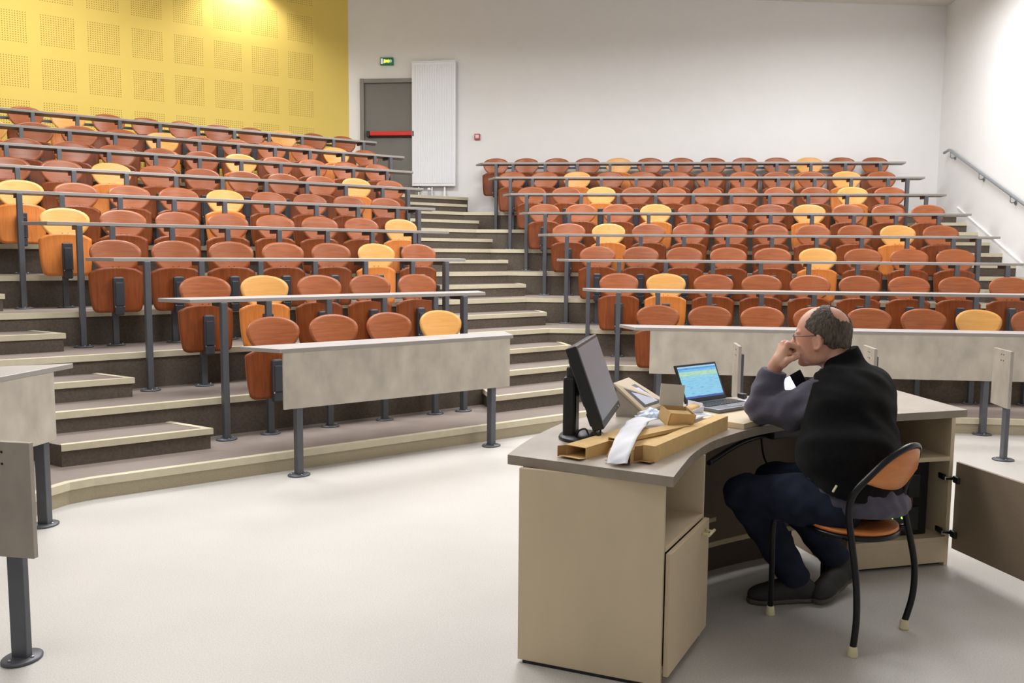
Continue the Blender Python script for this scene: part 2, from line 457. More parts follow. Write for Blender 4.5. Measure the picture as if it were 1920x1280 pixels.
def half_step(pts, zt, zb, label, ends):
    """pts: front-left, front-right, back-right, back-left"""
    bm = bmesh.new(); add_prism(bm, [(p.x, p.y) for p in pts], zb, zt, 0, 1)
    o = finish('floor_step', bm, [M['carpet'], M['tread']]); tag(o, label, 'step', kind='structure')
    line = [pts[0], pts[1]]
    if 'r' in ends: line = line + [pts[2]]
    if 'l' in ends: line = [pts[3]] + line
    bm = bmesh.new(); ribbon(bm, line, .012, .035, zt-.04, zt+.004)
    o = finish('step_nosing', bm, M['nosing'], None)
    tag(o, 'beige nosing on the ' + label, 'nosing', kind='structure')
for i in range(1, 9):
    nf = eL(i) + D/2; nb = eL(i+1) + .0
    # centre aisle
    b0 = 1.38 + .343*(i-1)
    P0 = LF.p(b0, nf); P3 = LF.p(b0+.17, nb)
    ur = -.787 - .323*(i-2)
    rd = (RF.p(ur-.16, eR(i)+D) - RF.p(ur, eR(i)+D/2))
    Pq = RF.p(ur, eR(i)+D/2)
    P1 = line_x(LF.p(0, nf), LF.u, Pq, rd); P2 = line_x(LF.p(0, nb), LF.u, Pq, rd)
    half_step([P0, P1, P2, P3], Z(i)+R/2, Z(i), 'half step above the %s tier in the central stairs' % ordw[i], 'rl' if i < 3 else 'r')
    # left aisle
    a1 = -1.157 - .325*(i-1)
    P1 = LF.p(a1, nf); P2 = LF.p(a1-.17, nb)
    kd = kinkL(i+1)-kinkL(i)
    kp = kinkL(i) + LF.u*.22
    P0 = line_x(LF.p(0, nf), LF.u, kp, kd); P3 = line_x(LF.p(0, nb), LF.u, kp, kd)
    half_step([P0, P1, P2, P3], Z(i)+R/2, Z(i), 'half step above the %s tier in the left stairs' % ordw[i], 'r')
    # right aisle
    if i < 8:
        nf2 = eR(i)+D/2; nb2 = eR(i+1)
        half_step([RF.p(4.06, nf2), RF.p(wallu(nf2), nf2), RF.p(wallu(nb2), nb2), RF.p(4.06, nb2)], Z(i)+R/2, Z(i),
                  'half step above the %s tier beside the right wall' % ordw[i], 'l')

# floor of the hall
bm = bmesh.new()
add_prism(bm, [(-9, -3.0), (9, -3.0), (9, 18), (-9, 18)], -.1, 0.0, 0, 0)
tag(finish('floor', bm, M['floor']), 'pale grey beige speckled vinyl floor of the hall', 'floor', kind='structure')

# ------------------------------------------------------------------ walls and ceiling
def wall_seg(name, A, B, thick, z0, z1, m, label, side=1):
    """wall face runs A->B, thickness to the left side of A->B times side"""
    d = (B-A); L = d.length; ang = math.atan2(d.y, d.x)
    bm = bmesh.new(); add_prism(bm, [(0, 0), (L, 0), (L, thick*side), (0, thick*side)], z0, z1)
    o = finish(name, bm, m); o.location = (A.x, A.y, 0); o.rotation_euler = (0, 0, ang)
    tag(o, label, 'wall', kind='structure'); return o
def ceil_z(u): return 5.70 - .060*(u-.6) if u > -5 else 6.04
# yellow wall: local x must equal L-frame u  (material uses object coordinates)
uC = (C0-LF.o).dot(LF.u); uQ = (Qc-LF.o).dot(LF.u)
bm = bmesh.new(); add_prism(bm, [(uQ, 0), (uC, 0), (uC, .2), (uQ, .2)], 0, 7.2)
yw = finish('wall_left', bm, M['yellow_wall']); yw.location = LF.p(0, 7.55); yw.rotation_euler = (0, 0, LF.a)
tag(yw, 'yellow perforated acoustic wall behind the left block of seats', 'wall', kind='structure')
wall_seg('wall_back', C0, CR + BWd*.2, .2, 0, 7.2, M['white_wall'], 'white rear wall with the exit door and radiator')
Rw = RF.p(UW0, -7.5)
wall_seg('wall_right', CR, RF.p(wallu(3), 3), .2, 0, 7.2, M['white_wall'], 'white right wall behind the handrail', 1)
wall_seg('wall_right', RF.p(wallu(3), 3), Rw, .2, 0, 7.2, M['white_wall'], 'white right wall towards the front of the hall', 1)
wall_seg('wall_front', RF.p(6.5, -12.3), RF.p(-10, -12.3), .2, 0, 5.4, M['white_wall'], 'white front wall behind the camera', -1)
# sloping ceiling
bm = bmesh.new()
cs = [RF.p(-14, -7.6), RF.p(5.1, -7.6), RF.p(5.1, 6.5), RF.p(-14, 6.5)]
czs = [ceil_z(-4.9), ceil_z(4.8), ceil_z(4.8), ceil_z(-4.9)]
czs[0] = czs[3] = 5.44+.060*(4.8+14)
add_prism(bm, [(p.x, p.y) for p in cs], czs, [z+.15 for z in czs])
tag(finish('ceiling', bm, M['ceiling']), 'plain off-white ceiling sloping down to the right wall', 'ceiling', kind='structure')
# skirting: back wall at the eighth tier, and the raking one on the right wall
def back_pt(u, off=0.0):      # point on the back wall by R-frame u
    A = RF.p(u, 0); P = line_x(A, RF.n, C0, BWd); return P - Vector((-BWd.y, BWd.x, 0))*off
ang_b = math.atan2(BWd.y, BWd.x)
def back_box(name, u0, u1, z0, z1, t0, t1, mats, parent=None, bev=0.0, mi=0):
    A = back_pt(u0); L = (back_pt(u1)-A).length
    bm = bmesh.new(); add_box(bm, (L/2, -(t0+t1)/2, (z0+z1)/2), (L, t1-t0, z1-z0), bev=bev, mi=mi)
    o = finish(name, bm, mats, parent); return o, A
o, A = back_box('baseboard_back', -2.62, 4.75, Z(8)+.012, Z(8)+.13, .0, .014, M['skirt']); o.location = A; o.rotation_euler = (0, 0, ang_b)
tag(o, 'white skirting board along the rear wall behind the right block', 'skirting', kind='structure')
# raking skirting (board follows the stairs on the right wall)
bm = bmesh.new()
def wr(n, off=0.0): return RF.p(wallu(n)-off, n)
sk = []
n0, n1 = 5.12, -.9
for n_, top in ((n0, True), (n1, True)): pass
zt = lambda n: 2.292 - (5.074-n)*.3622
cols = [n0 + (n1-n0)*k/24 for k in range(25)]
for a_, b_ in zip(cols, cols[1:]):
    q = [wr(a_), wr(a_, .012), wr(b_, .012), wr(b_)]
    za, zb = zt(a_), zt(b_)
    add_prism(bm, [(p.x, p.y) for p in q], [za-.32, za-.32, zb-.32, zb-.32], [za-.02, za-.02, zb-.02, zb-.02], 0, 0)
    q = [wr(a_), wr(a_, .022), wr(b_, .022), wr(b_)]
    add_prism(bm, [(p.x, p.y) for p in q], [za-.02, za-.02, zb-.02, zb-.02], [za, za, zb, zb], 0, 0)
tag(finish('baseboard_right', bm, M['skirt']), 'white raking skirting following the stairs on the right wall', 'skirting', kind='structure')

# ------------------------------------------------------------------ chairs
def shell(outline, yfun, thick, rings=7, mi_face=0, mi_edge=1, crease=.0):
    """solid curved plate: outline list of (x,z) in order, face y = yfun(x,z)"""
    bm = bmesh.new(); n = len(outline)
    cx = sum(p[0] for p in outline)/n; cz = sum(p[1] for p in outline)/n
    sides = []
    for s_, off in ((0, 0.0), (1, thick)):
        rg = []
        c = bm.verts.new((cx, yfun(cx, cz)+off, cz))
        for k in range(1, rings+1):
            t = k/rings
            ring = []
            for (x, z) in outline:
                X, Zz = cx+(x-cx)*t, cz+(z-cz)*t
                ring.append(bm.verts.new((X, yfun(X, Zz)+off, Zz)))
            rg.append(ring)
        for j in range(n):
            f = bm.faces.new((c, rg[0][j], rg[0][(j+1) % n])); f.material_index = mi_face; f.smooth = True
            for k in range(rings-1):
                f = bm.faces.new((rg[k][j], rg[k+1][j], rg[k+1][(j+1) % n], rg[k][(j+1) % n])); f.material_index = mi_face; f.smooth = True
        sides.append(rg[-1])
    for j in range(n):
        f = bm.faces.new((sides[0][j], sides[1][j], sides[1][(j+1) % n], sides[0][(j+1) % n])); f.material_index = mi_edge
    return bm
def super_outline(hw, z_lo, z_hi, zc, egg, p=2.3, n=40):
    out = []
    for k in range(n):
        t = 2*PI*k/n; c, s_ = math.cos(t), math.sin(t)
        cx = math.copysign(abs(c)**(2/p), c); cz = math.copysign(abs(s_)**(2/p), s_)
        x = hw*cx*(1+egg*cz)/(1+.25*egg)
        z = zc + cz*((z_hi-zc) if cz > 0 else (zc-z_lo))
        out.append((x, z))
    return out
back_out = super_outline(.216, .640, .926, .800, .11, 2.08)
def back_y(x, z): return -.80*x*x + (z-.80)*.20 - .012
seat_out = []
hwf = lambda z: .205 + .022*(z-.30)/.38
def seat_outline():
    o = []; z0, z1 = .300, .690; n = 10
    def arch(x): return z1 - .030*(abs(x)/.22)**2.2
    rc = .05
    # right side up, top arch, left side down, bottom
    for k in range(5):
        a = -PI/2 + (PI/2)*k/4
        o.append((hwf(z0)-rc+rc*math.cos(a), z0+rc+rc*math.sin(a)))
    for k in range(1, 5): 
        z = z0+rc + (z1-.075-z0-rc)*k/4; o.append((hwf(z)+.004*math.sin(PI*k/4), z))
    rc2 = .03
    xr = hwf(z1-.04)
    for k in range(0, 4):
        a = (PI/2)*k/3*.85; o.append((xr-rc2+rc2*math.cos(a), arch(xr)-rc2+rc2*math.sin(a)-.004))
    for k in range(1, 12): 
        x = (xr-rc2)*(1-2*k/12); o.append((x, arch(x)))
    for k in range(3, -1, -1):
        a = (PI/2)*k/3*.85; o.append((-xr+rc2-rc2*math.cos(a), arch(xr)-rc2+rc2*math.sin(a)-.004))
    for k in range(4, 0, -1): 
        z = z0+rc + (z1-.075-z0-rc)*k/4; o.append((-hwf(z)-.004*math.sin(PI*k/4), z))
    for k in range(5):
        a = -PI + (PI/2)*k/4
        o.append((-hwf(z0)+rc+rc*math.cos(a), z0+rc+rc*math.sin(a)))
    return o
seat_out = seat_outline()
def seat_y(x, z): return -.072 + .55*x*x - .9*max(0, z-.58)**2 - .25*max(0, .42-z)**2 + (z-.5)*.06

def make_chair(kind):
    root = empty('folding_chair')
    mb, ms, me_ = M[kind+'_back'], M[kind+'_seat'], M[kind+'_edge']
    # pedestal with foot plate
    bm = bmesh.new()
    add_box(bm, (0, .055, .437), (.048, .050, .874), bev=.004)
    ped = finish('pedestal', bm, M['slate'], root)
    bm = bmesh.new(); add_lathe(bm, [(0, .001), (.078, .001), (.078, .008), (.07, .011), (0, .011)], 24, (0, .055, 0), sy=.85)
    for s_ in (-1, 1): add_lathe(bm, [(0, .011), (.008, .011), (.008, .018), (0, .019)], 8, (s_*.052, .055, 0), mi=1)
    finish('foot_plate', bm, [M['slate'], M['bolt']], ped)
    # backrest
    bm = shell(back_out, back_y, .011)
    for s_ in (-1, 1):
        for x_, z_ in ((.025, .692),):
            y_ = back_y(s_*x_, z_)
            add_box(bm, (s_*x_, y_-.001, z_), (.009, .006, .007), mi=2)
    finish('backrest', bm, [mb, me_, M['screw']], root)
    bm = bmesh.new()
    add_box(bm, (0, .018, .77), (.07, .04, .12), bev=.006)
    finish('back_bracket', bm, M['housing'], root)
    # tipped-up seat
    bm = shell(seat_out, seat_y, .013, rings=8)
    finish('seat', bm, [ms, me_], root)
    # spring housing under the seat
    bm = bmesh.new()
    add_box(bm, (0, -.103, .475), (.088, .045, .255), bev=.008)
    add_box(bm, (0, -.129, .46), (.06, .012, .20), bev=.005)
    add_box(bm, (0, -.106, .603), (.055, .034, .006), mi=1)
    add_box(bm, (0, -.098, .318), (.078, .062, .085), bev=.014)
    add_box(bm, (0, -.02, .325), (.05, .13, .05), bev=.004)
    for s_ in (-1, 1): add_box(bm, (s_*.036, -.130, .352), (.008, .008, .012), mi=1)
    finish('hinge_housing', bm, [M['housing'], M['bolt']], root)
    return root
protos = {'brown': make_chair('brown'), 'yellow': make_chair('yellow')}
kids = {k: [(c, list(c.children)) for c in r.children] for k, r in protos.items()}
used = {'brown': False, 'yellow': False}
def place_chair(kind, F, u, n, z, label, group):
    src = protos[kind]
    if not used[kind]:
        r = src; used[kind] = True
    else:
        r = src.copy(); COL.objects.link(r)
        for c, gs in kids[kind]:
            cc = c.copy(); COL.objects.link(cc); cc.parent = r
            for g in gs:
                gg = g.copy(); COL.objects.link(gg); gg.parent = cc
    r.location = F.p(u, n, z); r.rotation_euler = (0, 0, F.a)
    tag(r, label, 'chair', group)
    return r
L_rows = {1: (.916, 4, [3]), 2: (1.179, 5, [1]), 3: (1.695, 7, [5]), 4: (1.961, 8, [0, 7]), 5: (2.227, 9, [0, 4]), 6: (2.753, 11, [3, 9]),
          7: (3.018, 12, [7]), 8: (3.271, 13, [0, 6, 11]), 9: (3.3, 14, [5, 11])}
# light chairs counted from the far left of the row
L_light = {1: [3], 2: [1], 3: [5], 4: [0, 7], 5: [0, 4], 6: [3, 9], 7: [7], 8: [2, 6, 11], 9: [5, 11]}
R_rows = {1: (.074, 8), 2: (-.307, 9), 3: (-.552, 9), 4: (-.932, 10), 5: (-1.311, 11), 6: (-1.554, 11), 7: (-1.935, 12), 8: (-2.303, 13)}
R_light = {1: [6], 2: [1], 3: [5], 4: [1, 8], 5: [3, 7], 6: [2, 9], 7: [2, 10], 8: [4, 10]}
chair_u = {}
def roww(i, top): return 'front' if i == 1 else ('rearmost' if i == top else ordw[i])
cw = {'brown': 'red-brown', 'yellow': 'pale yellow'}
for i, (ulast, cnt, _) in L_rows.items():
    us = [ulast-(cnt-1-k)*PC for k in range(cnt)]; chair_u[('L', i)] = us
    for k, u in enumerate(us):
        kind = 'yellow' if k in L_light[i] else 'brown'
        nth = cnt-k
        w = ordw[nth]+' from' if nth > 1 else 'nearest'
        place_chair(kind, LF, u, (i-1)*D, Z(i), '%s tip-up chair %s the central stairs, %s row of the left block' % (cw[kind], w, roww(i, 9)),
                    'tip-up chairs of the left block')
for i, (u0, cnt) in R_rows.items():
    us = [u0+k*PC for k in range(cnt)]; chair_u[('R', i)] = us
    for k, u in enumerate(us):
        kind = 'yellow' if k in R_light[i] else 'brown'
        w = ordw[k+1]+' from' if k > 0 else 'nearest'
        place_chair(kind, RF, u, (i-1)*D, Z(i), '%s tip-up chair %s the central stairs, %s row of the right block' % (cw[kind], w, roww(i, 8)),
                    'tip-up chairs of the right block')

# ------------------------------------------------------------------ continuous desks
TD, TT = .30, .028      # depth and thickness of a desk top
def floor_leg(parent, u, n, z0, z1, w=.046, d=.064):
    """leg standing on z0, coordinates local to the desk root"""
    bm = bmesh.new(); add_box(bm, (u, n, (z0+z1)/2), (w, d, z1-z0), bev=.004)
    l = finish('leg', bm, M['slate'], parent)
    bm = bmesh.new(); add_lathe(bm, [(0, .001), (.08, .001), (.08, .009), (.072, .013), (0, .013)], 24, (u, n, z0), sy=.86)
    for sx_, sy_ in ((-1, .3), (1, .3), (0, -1)):
        add_lathe(bm, [(0, .013), (.007, .013), (.007, .018), (0, .019)], 8, (u+sx_*.05, n+sy_*.045, z0), mi=1)
    finish('foot_plate', bm, [M['slate'], M['bolt']], l)
    return l
def desk_row(F, b, i, a0, b0, sa, sb, label, group, legs, posts, panel=None):
    """u from a0 to b0 along the front edge; sa, sb slant of the ends"""
    root = empty('lecture_desk', F.p(0, 0, 0), F.a); tag(root, label, 'desk', group)
    nf = (i-1)*D - .808 if i > 1 else -.85
    zt = Z(i)+HT
    if panel: zt = .905
    bm = bmesh.new()
    add_prism(bm, [(a0, nf), (b0, nf), (b0+sb*TD, nf+TD), (a0-sa*TD, nf+TD)], zt-TT, zt, 1, 0, bev=.003)
    finish('desktop', bm, [M['desktop'], M['desk_edge']], root)
    npost = nf + .022
    zp = Z(i-1)
    for u in posts:
        zb = Z(i-1) + .874
        bm = bmesh.new(); add_box(bm, (u, (i-2)*D+.055, (zb+zt-TT)/2), (.045, .042, zt-TT-zb), bev=.003)
        add_box(bm, (u-.0, (i-2)*D+.055+.10, zt-TT-.018), (.035, .20, .034), bev=.003)
        finish('support_post', bm, M['slate'], root)
    for u in legs:
        nl = (i-2)*D + .03 if i > 1 else -.80
        l = floor_leg(root, u, nl, zp, zt-TT)
        bm = bmesh.new(); add_box(bm, (u, nl+.11, zt-TT-.018), (.036, .20, .034), bev=.003)
        finish('arm_bracket', bm, M['housing'], l)
    if panel:
        bm = bmesh.new(); add_box(bm, ((panel[0]+panel[1])/2, nf+.012, (.485+zt-TT)/2), (panel[1]-panel[0], .02, zt-TT-.485), bev=.002, seg=1)
        finish('modesty_panel', bm, M['concrete'], root)
    return root
GL, GR = 'continuous desks of the left block', 'continuous desks of the right block'
for i in range(1, 10):
    a0 = -.875 - .325*(i-1); b0 = 1.10 + .343*(i-1)
    if i == 9: b0 = 3.49
    if i == 1:
        desk_row(LF, 'L', 1, a0, b0, .55, .45, 'front desk of the left block with a stone-look modesty panel', GL, [-.735, .922], [], (a0+.02, b0-.03))
        continue
    pu = chair_u[('L', i-1)]
    legs = []
    if pu[0]-(a0+.24) > .2: legs.append(a0+.24)
    if (b0-.24)-pu[-1] > .2: legs.append(b0-.24)
    desk_row(LF, 'L', i, a0, b0, .5, .42, 'long thin grey desk in front of the %s row of the left block' % roww(i, 9), GL, legs, pu)
for i in range(1, 9):
    a0 = -.18 - .32*(i-1) - (.04 if i in (2, 3) else 0); b0 = 4.0
    if i == 1:
        desk_row(RF, 'R', 1, a0, b0, .45, .0, 'front desk of the right block with a long stone-look panel', GR, [.05, 1.46, 2.889], [], (a0+.14, b0))
        continue
    pu = chair_u[('R', i-1)]
    legs = []
    if pu[0]-(a0+.22) > .2: legs.append(a0+.22)
    if (b0-.24)-pu[-1] > .2: legs.append(b0-.24)
    desk_row(RF, 'R', i, a0, b0, .5, .1, 'long thin grey desk in front of the %s row of the right block' % roww(i, 8), GR, legs, pu)
desk_row(MF, 'M', 1, -2.6, .23, .0, -.75, 'grey desk end with stone-look panel at the far left', 'desk of the far left block', [0.0, -1.3, -2.5], [], (-2.6, .065))

# rail behind the last rows of chairs
def rear_rail(F, us, i, label):
    root = empty('rear_rail', F.p(0, 0, 0), F.a); tag(root, label, 'rail')
    bm = bmesh.new(); add_box(bm, ((us[0]+us[-1])/2, (i-1)*D+.11, Z(i)+.775), (us[-1]-us[0]+.3, .04, .035), bev=.004)
    finish('bar', bm, M['slate'], root)
    for u in (us[0], us[len(us)//2], us[-1]):
        bm = bmesh.new(); add_box(bm, (u+.12, (i-1)*D+.11, Z(i)+.379), (.035, .03, .757), bev=.003)
        finish('upright', bm, M['slate'], root)
rear_rail(LF, chair_u[('L', 9)], 9, 'slim grey rail behind the rearmost chairs of the left block')
rear_rail(RF, chair_u[('R', 8)][:-1], 8, 'slim grey rail behind the rearmost chairs of the right block')

# short boards on posts in front of the desks
def stub_board(F, u, n, label, side=-1):
    root = empty('board_on_post', F.p(u, n, 0), F.a); tag(root, label, 'post')
    l = floor_leg(root, 0, 0, 0, .79, .032, .068)
    bm = bmesh.new(); add_box(bm, (side*.028, .045, .638), (.024, .30, .44), bev=.002, seg=1)
    for z_ in (.82, .775):
        for y_ in (-.02, .02): add_box(bm, (side*.0405, y_+.03, z_), (.003, .008, .008), mi=1)
    finish('board', bm, [M['stub'], M['screw']], root)
stub_board(RF, .63, -1.80, 'stone-look board on a post, behind the laptop')
stub_board(RF, 1.65, -1.80, 'stone-look board on a post just behind the seated man')
stub_board(RF, 2.643, -1.80, 'stone-look board on a grey post right of the desk')
stub_board(MF, -1.49, -1.85, 'stone-look board on a thick post at the left edge')

# ------------------------------------------------------------------ things on the back wall
# exit door
ZD = Z(9)
droot = empty('door_1', back_pt(-4.69), ang_b); tag(droot, 'grey exit door with a red push bar in the rear wall', 'door', kind='structure')
Wd = 1.03
bm = bmesh.new()
add_box(bm, (.035, -.03, ZD+1.0), (.07, .09, 2.0), bev=.004); add_box(bm, (Wd-.035, -.03, ZD+1.0), (.07, .09, 2.0), bev=.004)
add_box(bm, (Wd/2, -.03, ZD+1.96), (Wd-.14, .09, .07), bev=.004)
finish('door_frame', bm, M['frame'], droot)
bm = bmesh.new(); add_box(bm, (Wd/2, -.012, ZD+.962), (Wd-.14, .04, 1.924), bev=.003)
leaf = finish('door_leaf', bm, M['door'], droot)
bm = bmesh.new(); add_box(bm, (.545, -.085, ZD+1.075), (.74, .05, .075), bev=.012)
pb = finish('push_bar', bm, M['red'], leaf)
bm = bmesh.new()
for x_ in (.15, .945): add_box(bm, (x_, -.075, ZD+1.07), (.05, .09, .105), bev=.008)
add_box(bm, (.545, -.05, ZD+1.03), (.80, .03, .03), bev=.003)
finish('bar_mount', bm, M['black'], leaf)
# radiator
rad = empty('radiator', back_pt(-3.77), ang_b); tag(rad, 'tall white ribbed radiator beside the exit door', 'radiator')
rz0, rz1, rw = 2.68, 4.74, .75
bm = bmesh.new(); add_box(bm, (rw/2, -.085, (rz0+rz1)/2), (rw, .07, rz1-rz0), bev=.006)
finish('body', bm, M['white_gloss'], rad)
bm = bmesh.new()
for k in range(17):
    add_box(bm, (.045+k*(rw-.09)/16, -.124, (rz0+rz1)/2), (.026, .012, rz1-rz0-.09), bev=.005)
finish('front_panel', bm, M['white_gloss'], rad)
bm = bmesh.new(); add_box(bm, (rw/2, -.085, rz1+.006), (rw+.01, .10, .02), bev=.004)
for k in range(26): add_box(bm, (.03+k*(rw-.06)/25, -.085, rz1+.019), (.008, .07, .006))
finish('top_grille', bm, M['white_gloss'], rad)
bm = bmesh.new()
add_lathe(bm, [(0, 0), (.045, .0), (.05, .012), (.022, .03), (.018, .12), (.012, .18), (0, .182)], 16, (.56, -.085, ZD+.0))
finish('foot', bm, M['white_gloss'], rad)
bm = bmesh.new()
add_lathe(bm, [(0, 0), (.03, .0), (.03, .012), (.012, .02), (.012, .17), (0, .172)], 12, (.34, -.085, ZD+.0))
add_lathe(bm, [(0, -.03), (.026, -.02), (.032, .0), (.026, .02), (0, .03)], 14, (.30, -.14, ZD+.13))
add_tube(bm, [(.27, -.085, ZD+.005), (.27, -.085, ZD+.13), (.34, -.085, ZD+.13)], .010, 8)
finish('valve', bm, M['white_gloss'], rad)
bm = bmesh.new()
add_lathe(bm, [(0, 0), (.028, .0), (.028, .012), (.012, .02), (.012, .17), (0, .172)], 12, (.11, -.085, ZD+.0))
finish('drain_cock', bm, M['white_gloss'], rad)
# exit sign: running figure and arrow on a green box with a lit yellow centre
sg = empty('exit_sign', back_pt(-4.335), ang_b); tag(sg, 'small green exit sign with a lit yellow centre above the door', 'sign')
bm = bmesh.new(); add_box(bm, (.113, -.025, 4.78), (.226, .05, .125), bev=.004)
finish('case', bm, M['green_sign'], sg)
bm = bmesh.new()
def flat(poly, y, mi=0):
    vs = [bm.verts.new((x, y, z)) for x, z in poly]; f = bm.faces.new(vs); f.material_index = mi
flat([(.012, 4.735), (.05, 4.735), (.05, 4.825), (.012, 4.825)], -.0515)
flat([(.155, 4.75), (.185, 4.78), (.155, 4.81)], -.0515); flat([(.175, 4.752), (.19, 4.752), (.205, 4.78), (.19, 4.808), (.175, 4.808), (.19, 4.78)], -.0515)
flat([(.055, 4.745), (.075, 4.745), (.085, 4.815), (.065, 4.815)], -.0515)
finish('pictogram', bm, M['sign_white'], sg)
bm = bmesh.new()
pts = [(.070, 4.775), (.082, 4.812), (.095, 4.802), (.135, 4.802), (.148, 4.812), (.158, 4.78), (.146, 4.748), (.134, 4.758), (.096, 4.758), (.080, 4.748)]
vs = [bm.verts.new((x, -.053, z)) for x, z in pts] ; bm.faces.new(vs)
finish('lamp_window', bm, M['sign_yellow'], sg)
# call point
cpx = empty('fire_alarm_button', back_pt(-2.71), ang_b); tag(cpx, 'small red and white alarm call point on the rear wall', 'alarm')
bm = bmesh.new(); add_box(bm, (.05, -.025, 3.51), (.095, .05, .10), bev=.008); finish('case', bm, plain('dull_red_case', srgb(176, 84, 92), .5, var=.02), cpx)
bm = bmesh.new(); add_box(bm, (.05, -.052, 3.514), (.06, .006, .055), bev=.002); finish('glass_window', bm, plain('pink_white_window', srgb(236, 206, 208), .3, var=.02), cpx)

# handrail on the right wall
hr = empty('handrail', (0, 0, 0)); tag(hr, 'grey tube handrail sloping down along the right wall', 'handrail')
rp = [(5.60, 3.155), (5.40, 3.178), (5.32, 3.160)]
sl = .3655
nn = 5.2
while nn > -1.0: rp.append((nn, 3.176-(5.39-nn)*sl)); nn -= .5
bm = bmesh.new(); add_tube(bm, [wr(n, .075)+Vector((0, 0, z)) for n, z in rp], .021, 12)
finish('tube', bm, M['rail'], hr)
for n_ in (5.33, 4.206, 3.16, 2.1, 1.05, 0.0):
    z_ = 3.176-(5.39-n_)*sl
    bm = bmesh.new()
    add_tube(bm, [wr(n_, .075)+Vector((0,0,z_-.02)), wr(n_, .075)+Vector((0,0,z_-.09)), wr(n_, .06)+Vector((0,0,z_-.105)), wr(n_, .008)+Vector((0,0,z_-.105))], .008, 8)
    b = finish('bracket', bm, M['rail'], hr)
    bm = bmesh.new(); 
    add_tube(bm, [wr(n_, .010)+Vector((0,0,z_-.105)), wr(n_, .001)+Vector((0,0,z_-.105))], .032, 16)
    finish('rosette', bm, M['rail'], b)

# ------------------------------------------------------------------ lecturer's desk
DC = Vector((2.60, 1.915, 0)); ZT = .80; ZB = .763
def on_arc(r, ang): return DC + Vector((r*math.cos(ang), r*math.sin(ang), 0))
root = empty('lecturer_desk', (1.2, 4.1, 0)); tag(root, 'curved lecturer desk with a stone-look worktop and beige cabinets', 'desk')
def dfinish(name, bm, mats, parent=None, **k):
    par = parent or root
    o = finish(name, bm, mats, par, **k)
    o.matrix_parent_inverse = Matrix.Translation(-root.location) if par is root else Matrix.Identity(4)
    return o
inner = [Vector(p+(0,)) for p in [(.566, 2.996), (.640, 3.19), (.709, 3.36), (.815, 3.556), (.920, 3.695), (1.04, 3.827), (1.16, 3.935), (1.32, 4.045), (1.52, 4.145), (1.72, 4.215), (1.917, 4.267), (2.305, 4.388)]]
inner_s = [inner[0]] + catmull(inner[:-1], 4)[1:] + [inner[-1]]
FLc = Vector((-.013, 3.315, 0)); BRc = Vector((2.22, 5.03, 0))
aFL = math.atan2(FLc.y-DC.y, FLc.x-DC.x); rFL = (FLc-DC).length
aBR = math.atan2(BRc.y-DC.y, BRc.x-DC.x); rBR = (BRc-DC).length
outer = []
for k in range(33):
    t = k/32; r_ = rFL + (rBR-rFL)*min(1, t*2.2)**.6; outer.append(on_arc(r_, aBR + (aFL-aBR)*(1-t)) if False else on_arc(rBR + (rFL-rBR)*max(0, t-.75)/.25, aBR+(aFL-aBR)*t))
poly = inner_s + outer
bm = bmesh.new(); add_prism(bm, [(p.x, p.y) for p in poly], ZB, ZT, 1, 0)
dfinish('worktop', bm, [M['worktop'], M['worktop_edge']])
# left cabinet
A = Vector((.031, 3.255, 0)); B = Vector((.547, 3.047, 0)); Cc = Vector((.791, 3.508, 0))
ab = (B-A).normalized(); bn = (Cc-B).normalized()
def slab(P, Q, th, z0, z1, m, name, nside=1, parent=None):
    d = (Q-P).normalized(); nn_ = Vector((-d.y, d.x, 0))*th*nside
    bm = bmesh.new(); add_prism(bm, [(P.x, P.y), (Q.x, Q.y), ((Q+nn_).x, (Q+nn_).y), ((P+nn_).x, (P+nn_).y)], z0, z1, bev=.0015)
    return dfinish(name, bm, m, parent)
slab(A, B, .022, .012, ZB, M['beech_board'], 'end_panel', 1)
slab(A+ab*.02, B-ab*.02, .03, .0, .012, M['black'], 'plinth_foot', 1)
Dd = A + (Cc-B)*1.0
slab(Cc-bn*.0, Dd, .02, .0, ZB, M['beech_board'], 'partition_panel', 1)
slab(Dd-bn*.02, A+bn*.03, .018, .05, ZB, M['beech_board_dark'], 'rear_panel', 1)
def quad_plate(pts, z0, z1, m, name):
    bm = bmesh.new(); add_prism(bm, [(p.x, p.y) for p in pts], z0, z1, bev=.001); return dfinish(name, bm, m)
in1 = bn*.024
quad_plate([A+in1+ab*.02, B+in1, Cc-bn*.002, Dd-bn*.002+ab*.02], .505, .523, M['beech_board'], 'shelf')
quad_plate([A+in1+ab*.02, B+in1, Cc-bn*.022, Dd-bn*.022+ab*.02], .06, .078, M['beech_board'], 'shelf')
quad_plate([B+in1-ab*.05, B+in1-ab*.03, Cc-bn*.022-ab*.03, Cc-bn*.022-ab*.05], .0, .06, M['beech_board'], 'plinth')
# cabinet door (closed) with a bar handle
dd = slab(B+bn*.02+ab*.021, Cc+bn*.006+ab*.021, .019, .04, .500, M['beech_board'], 'cabinet_door', 1)
bm = bmesh.new(); hp = Cc - bn*.05 + ab*.022
for e in (-.045,): pass
add_tube(bm, [hp+Vector((0,0,.463)), hp+ab*.03+Vector((0,0,.463))], .005, 8)
add_tube(bm, [hp-bn*.05+Vector((0,0,.463)), hp-bn*.05+ab*.03+Vector((0,0,.463))], .005, 8)
add_tube(bm, [hp-bn*.065+ab*.03+Vector((0,0,.463)), hp+bn*.02+ab*.03+Vector((0,0,.463))], .006, 8)
h_ = finish('handle', bm, M['cream'], dd)
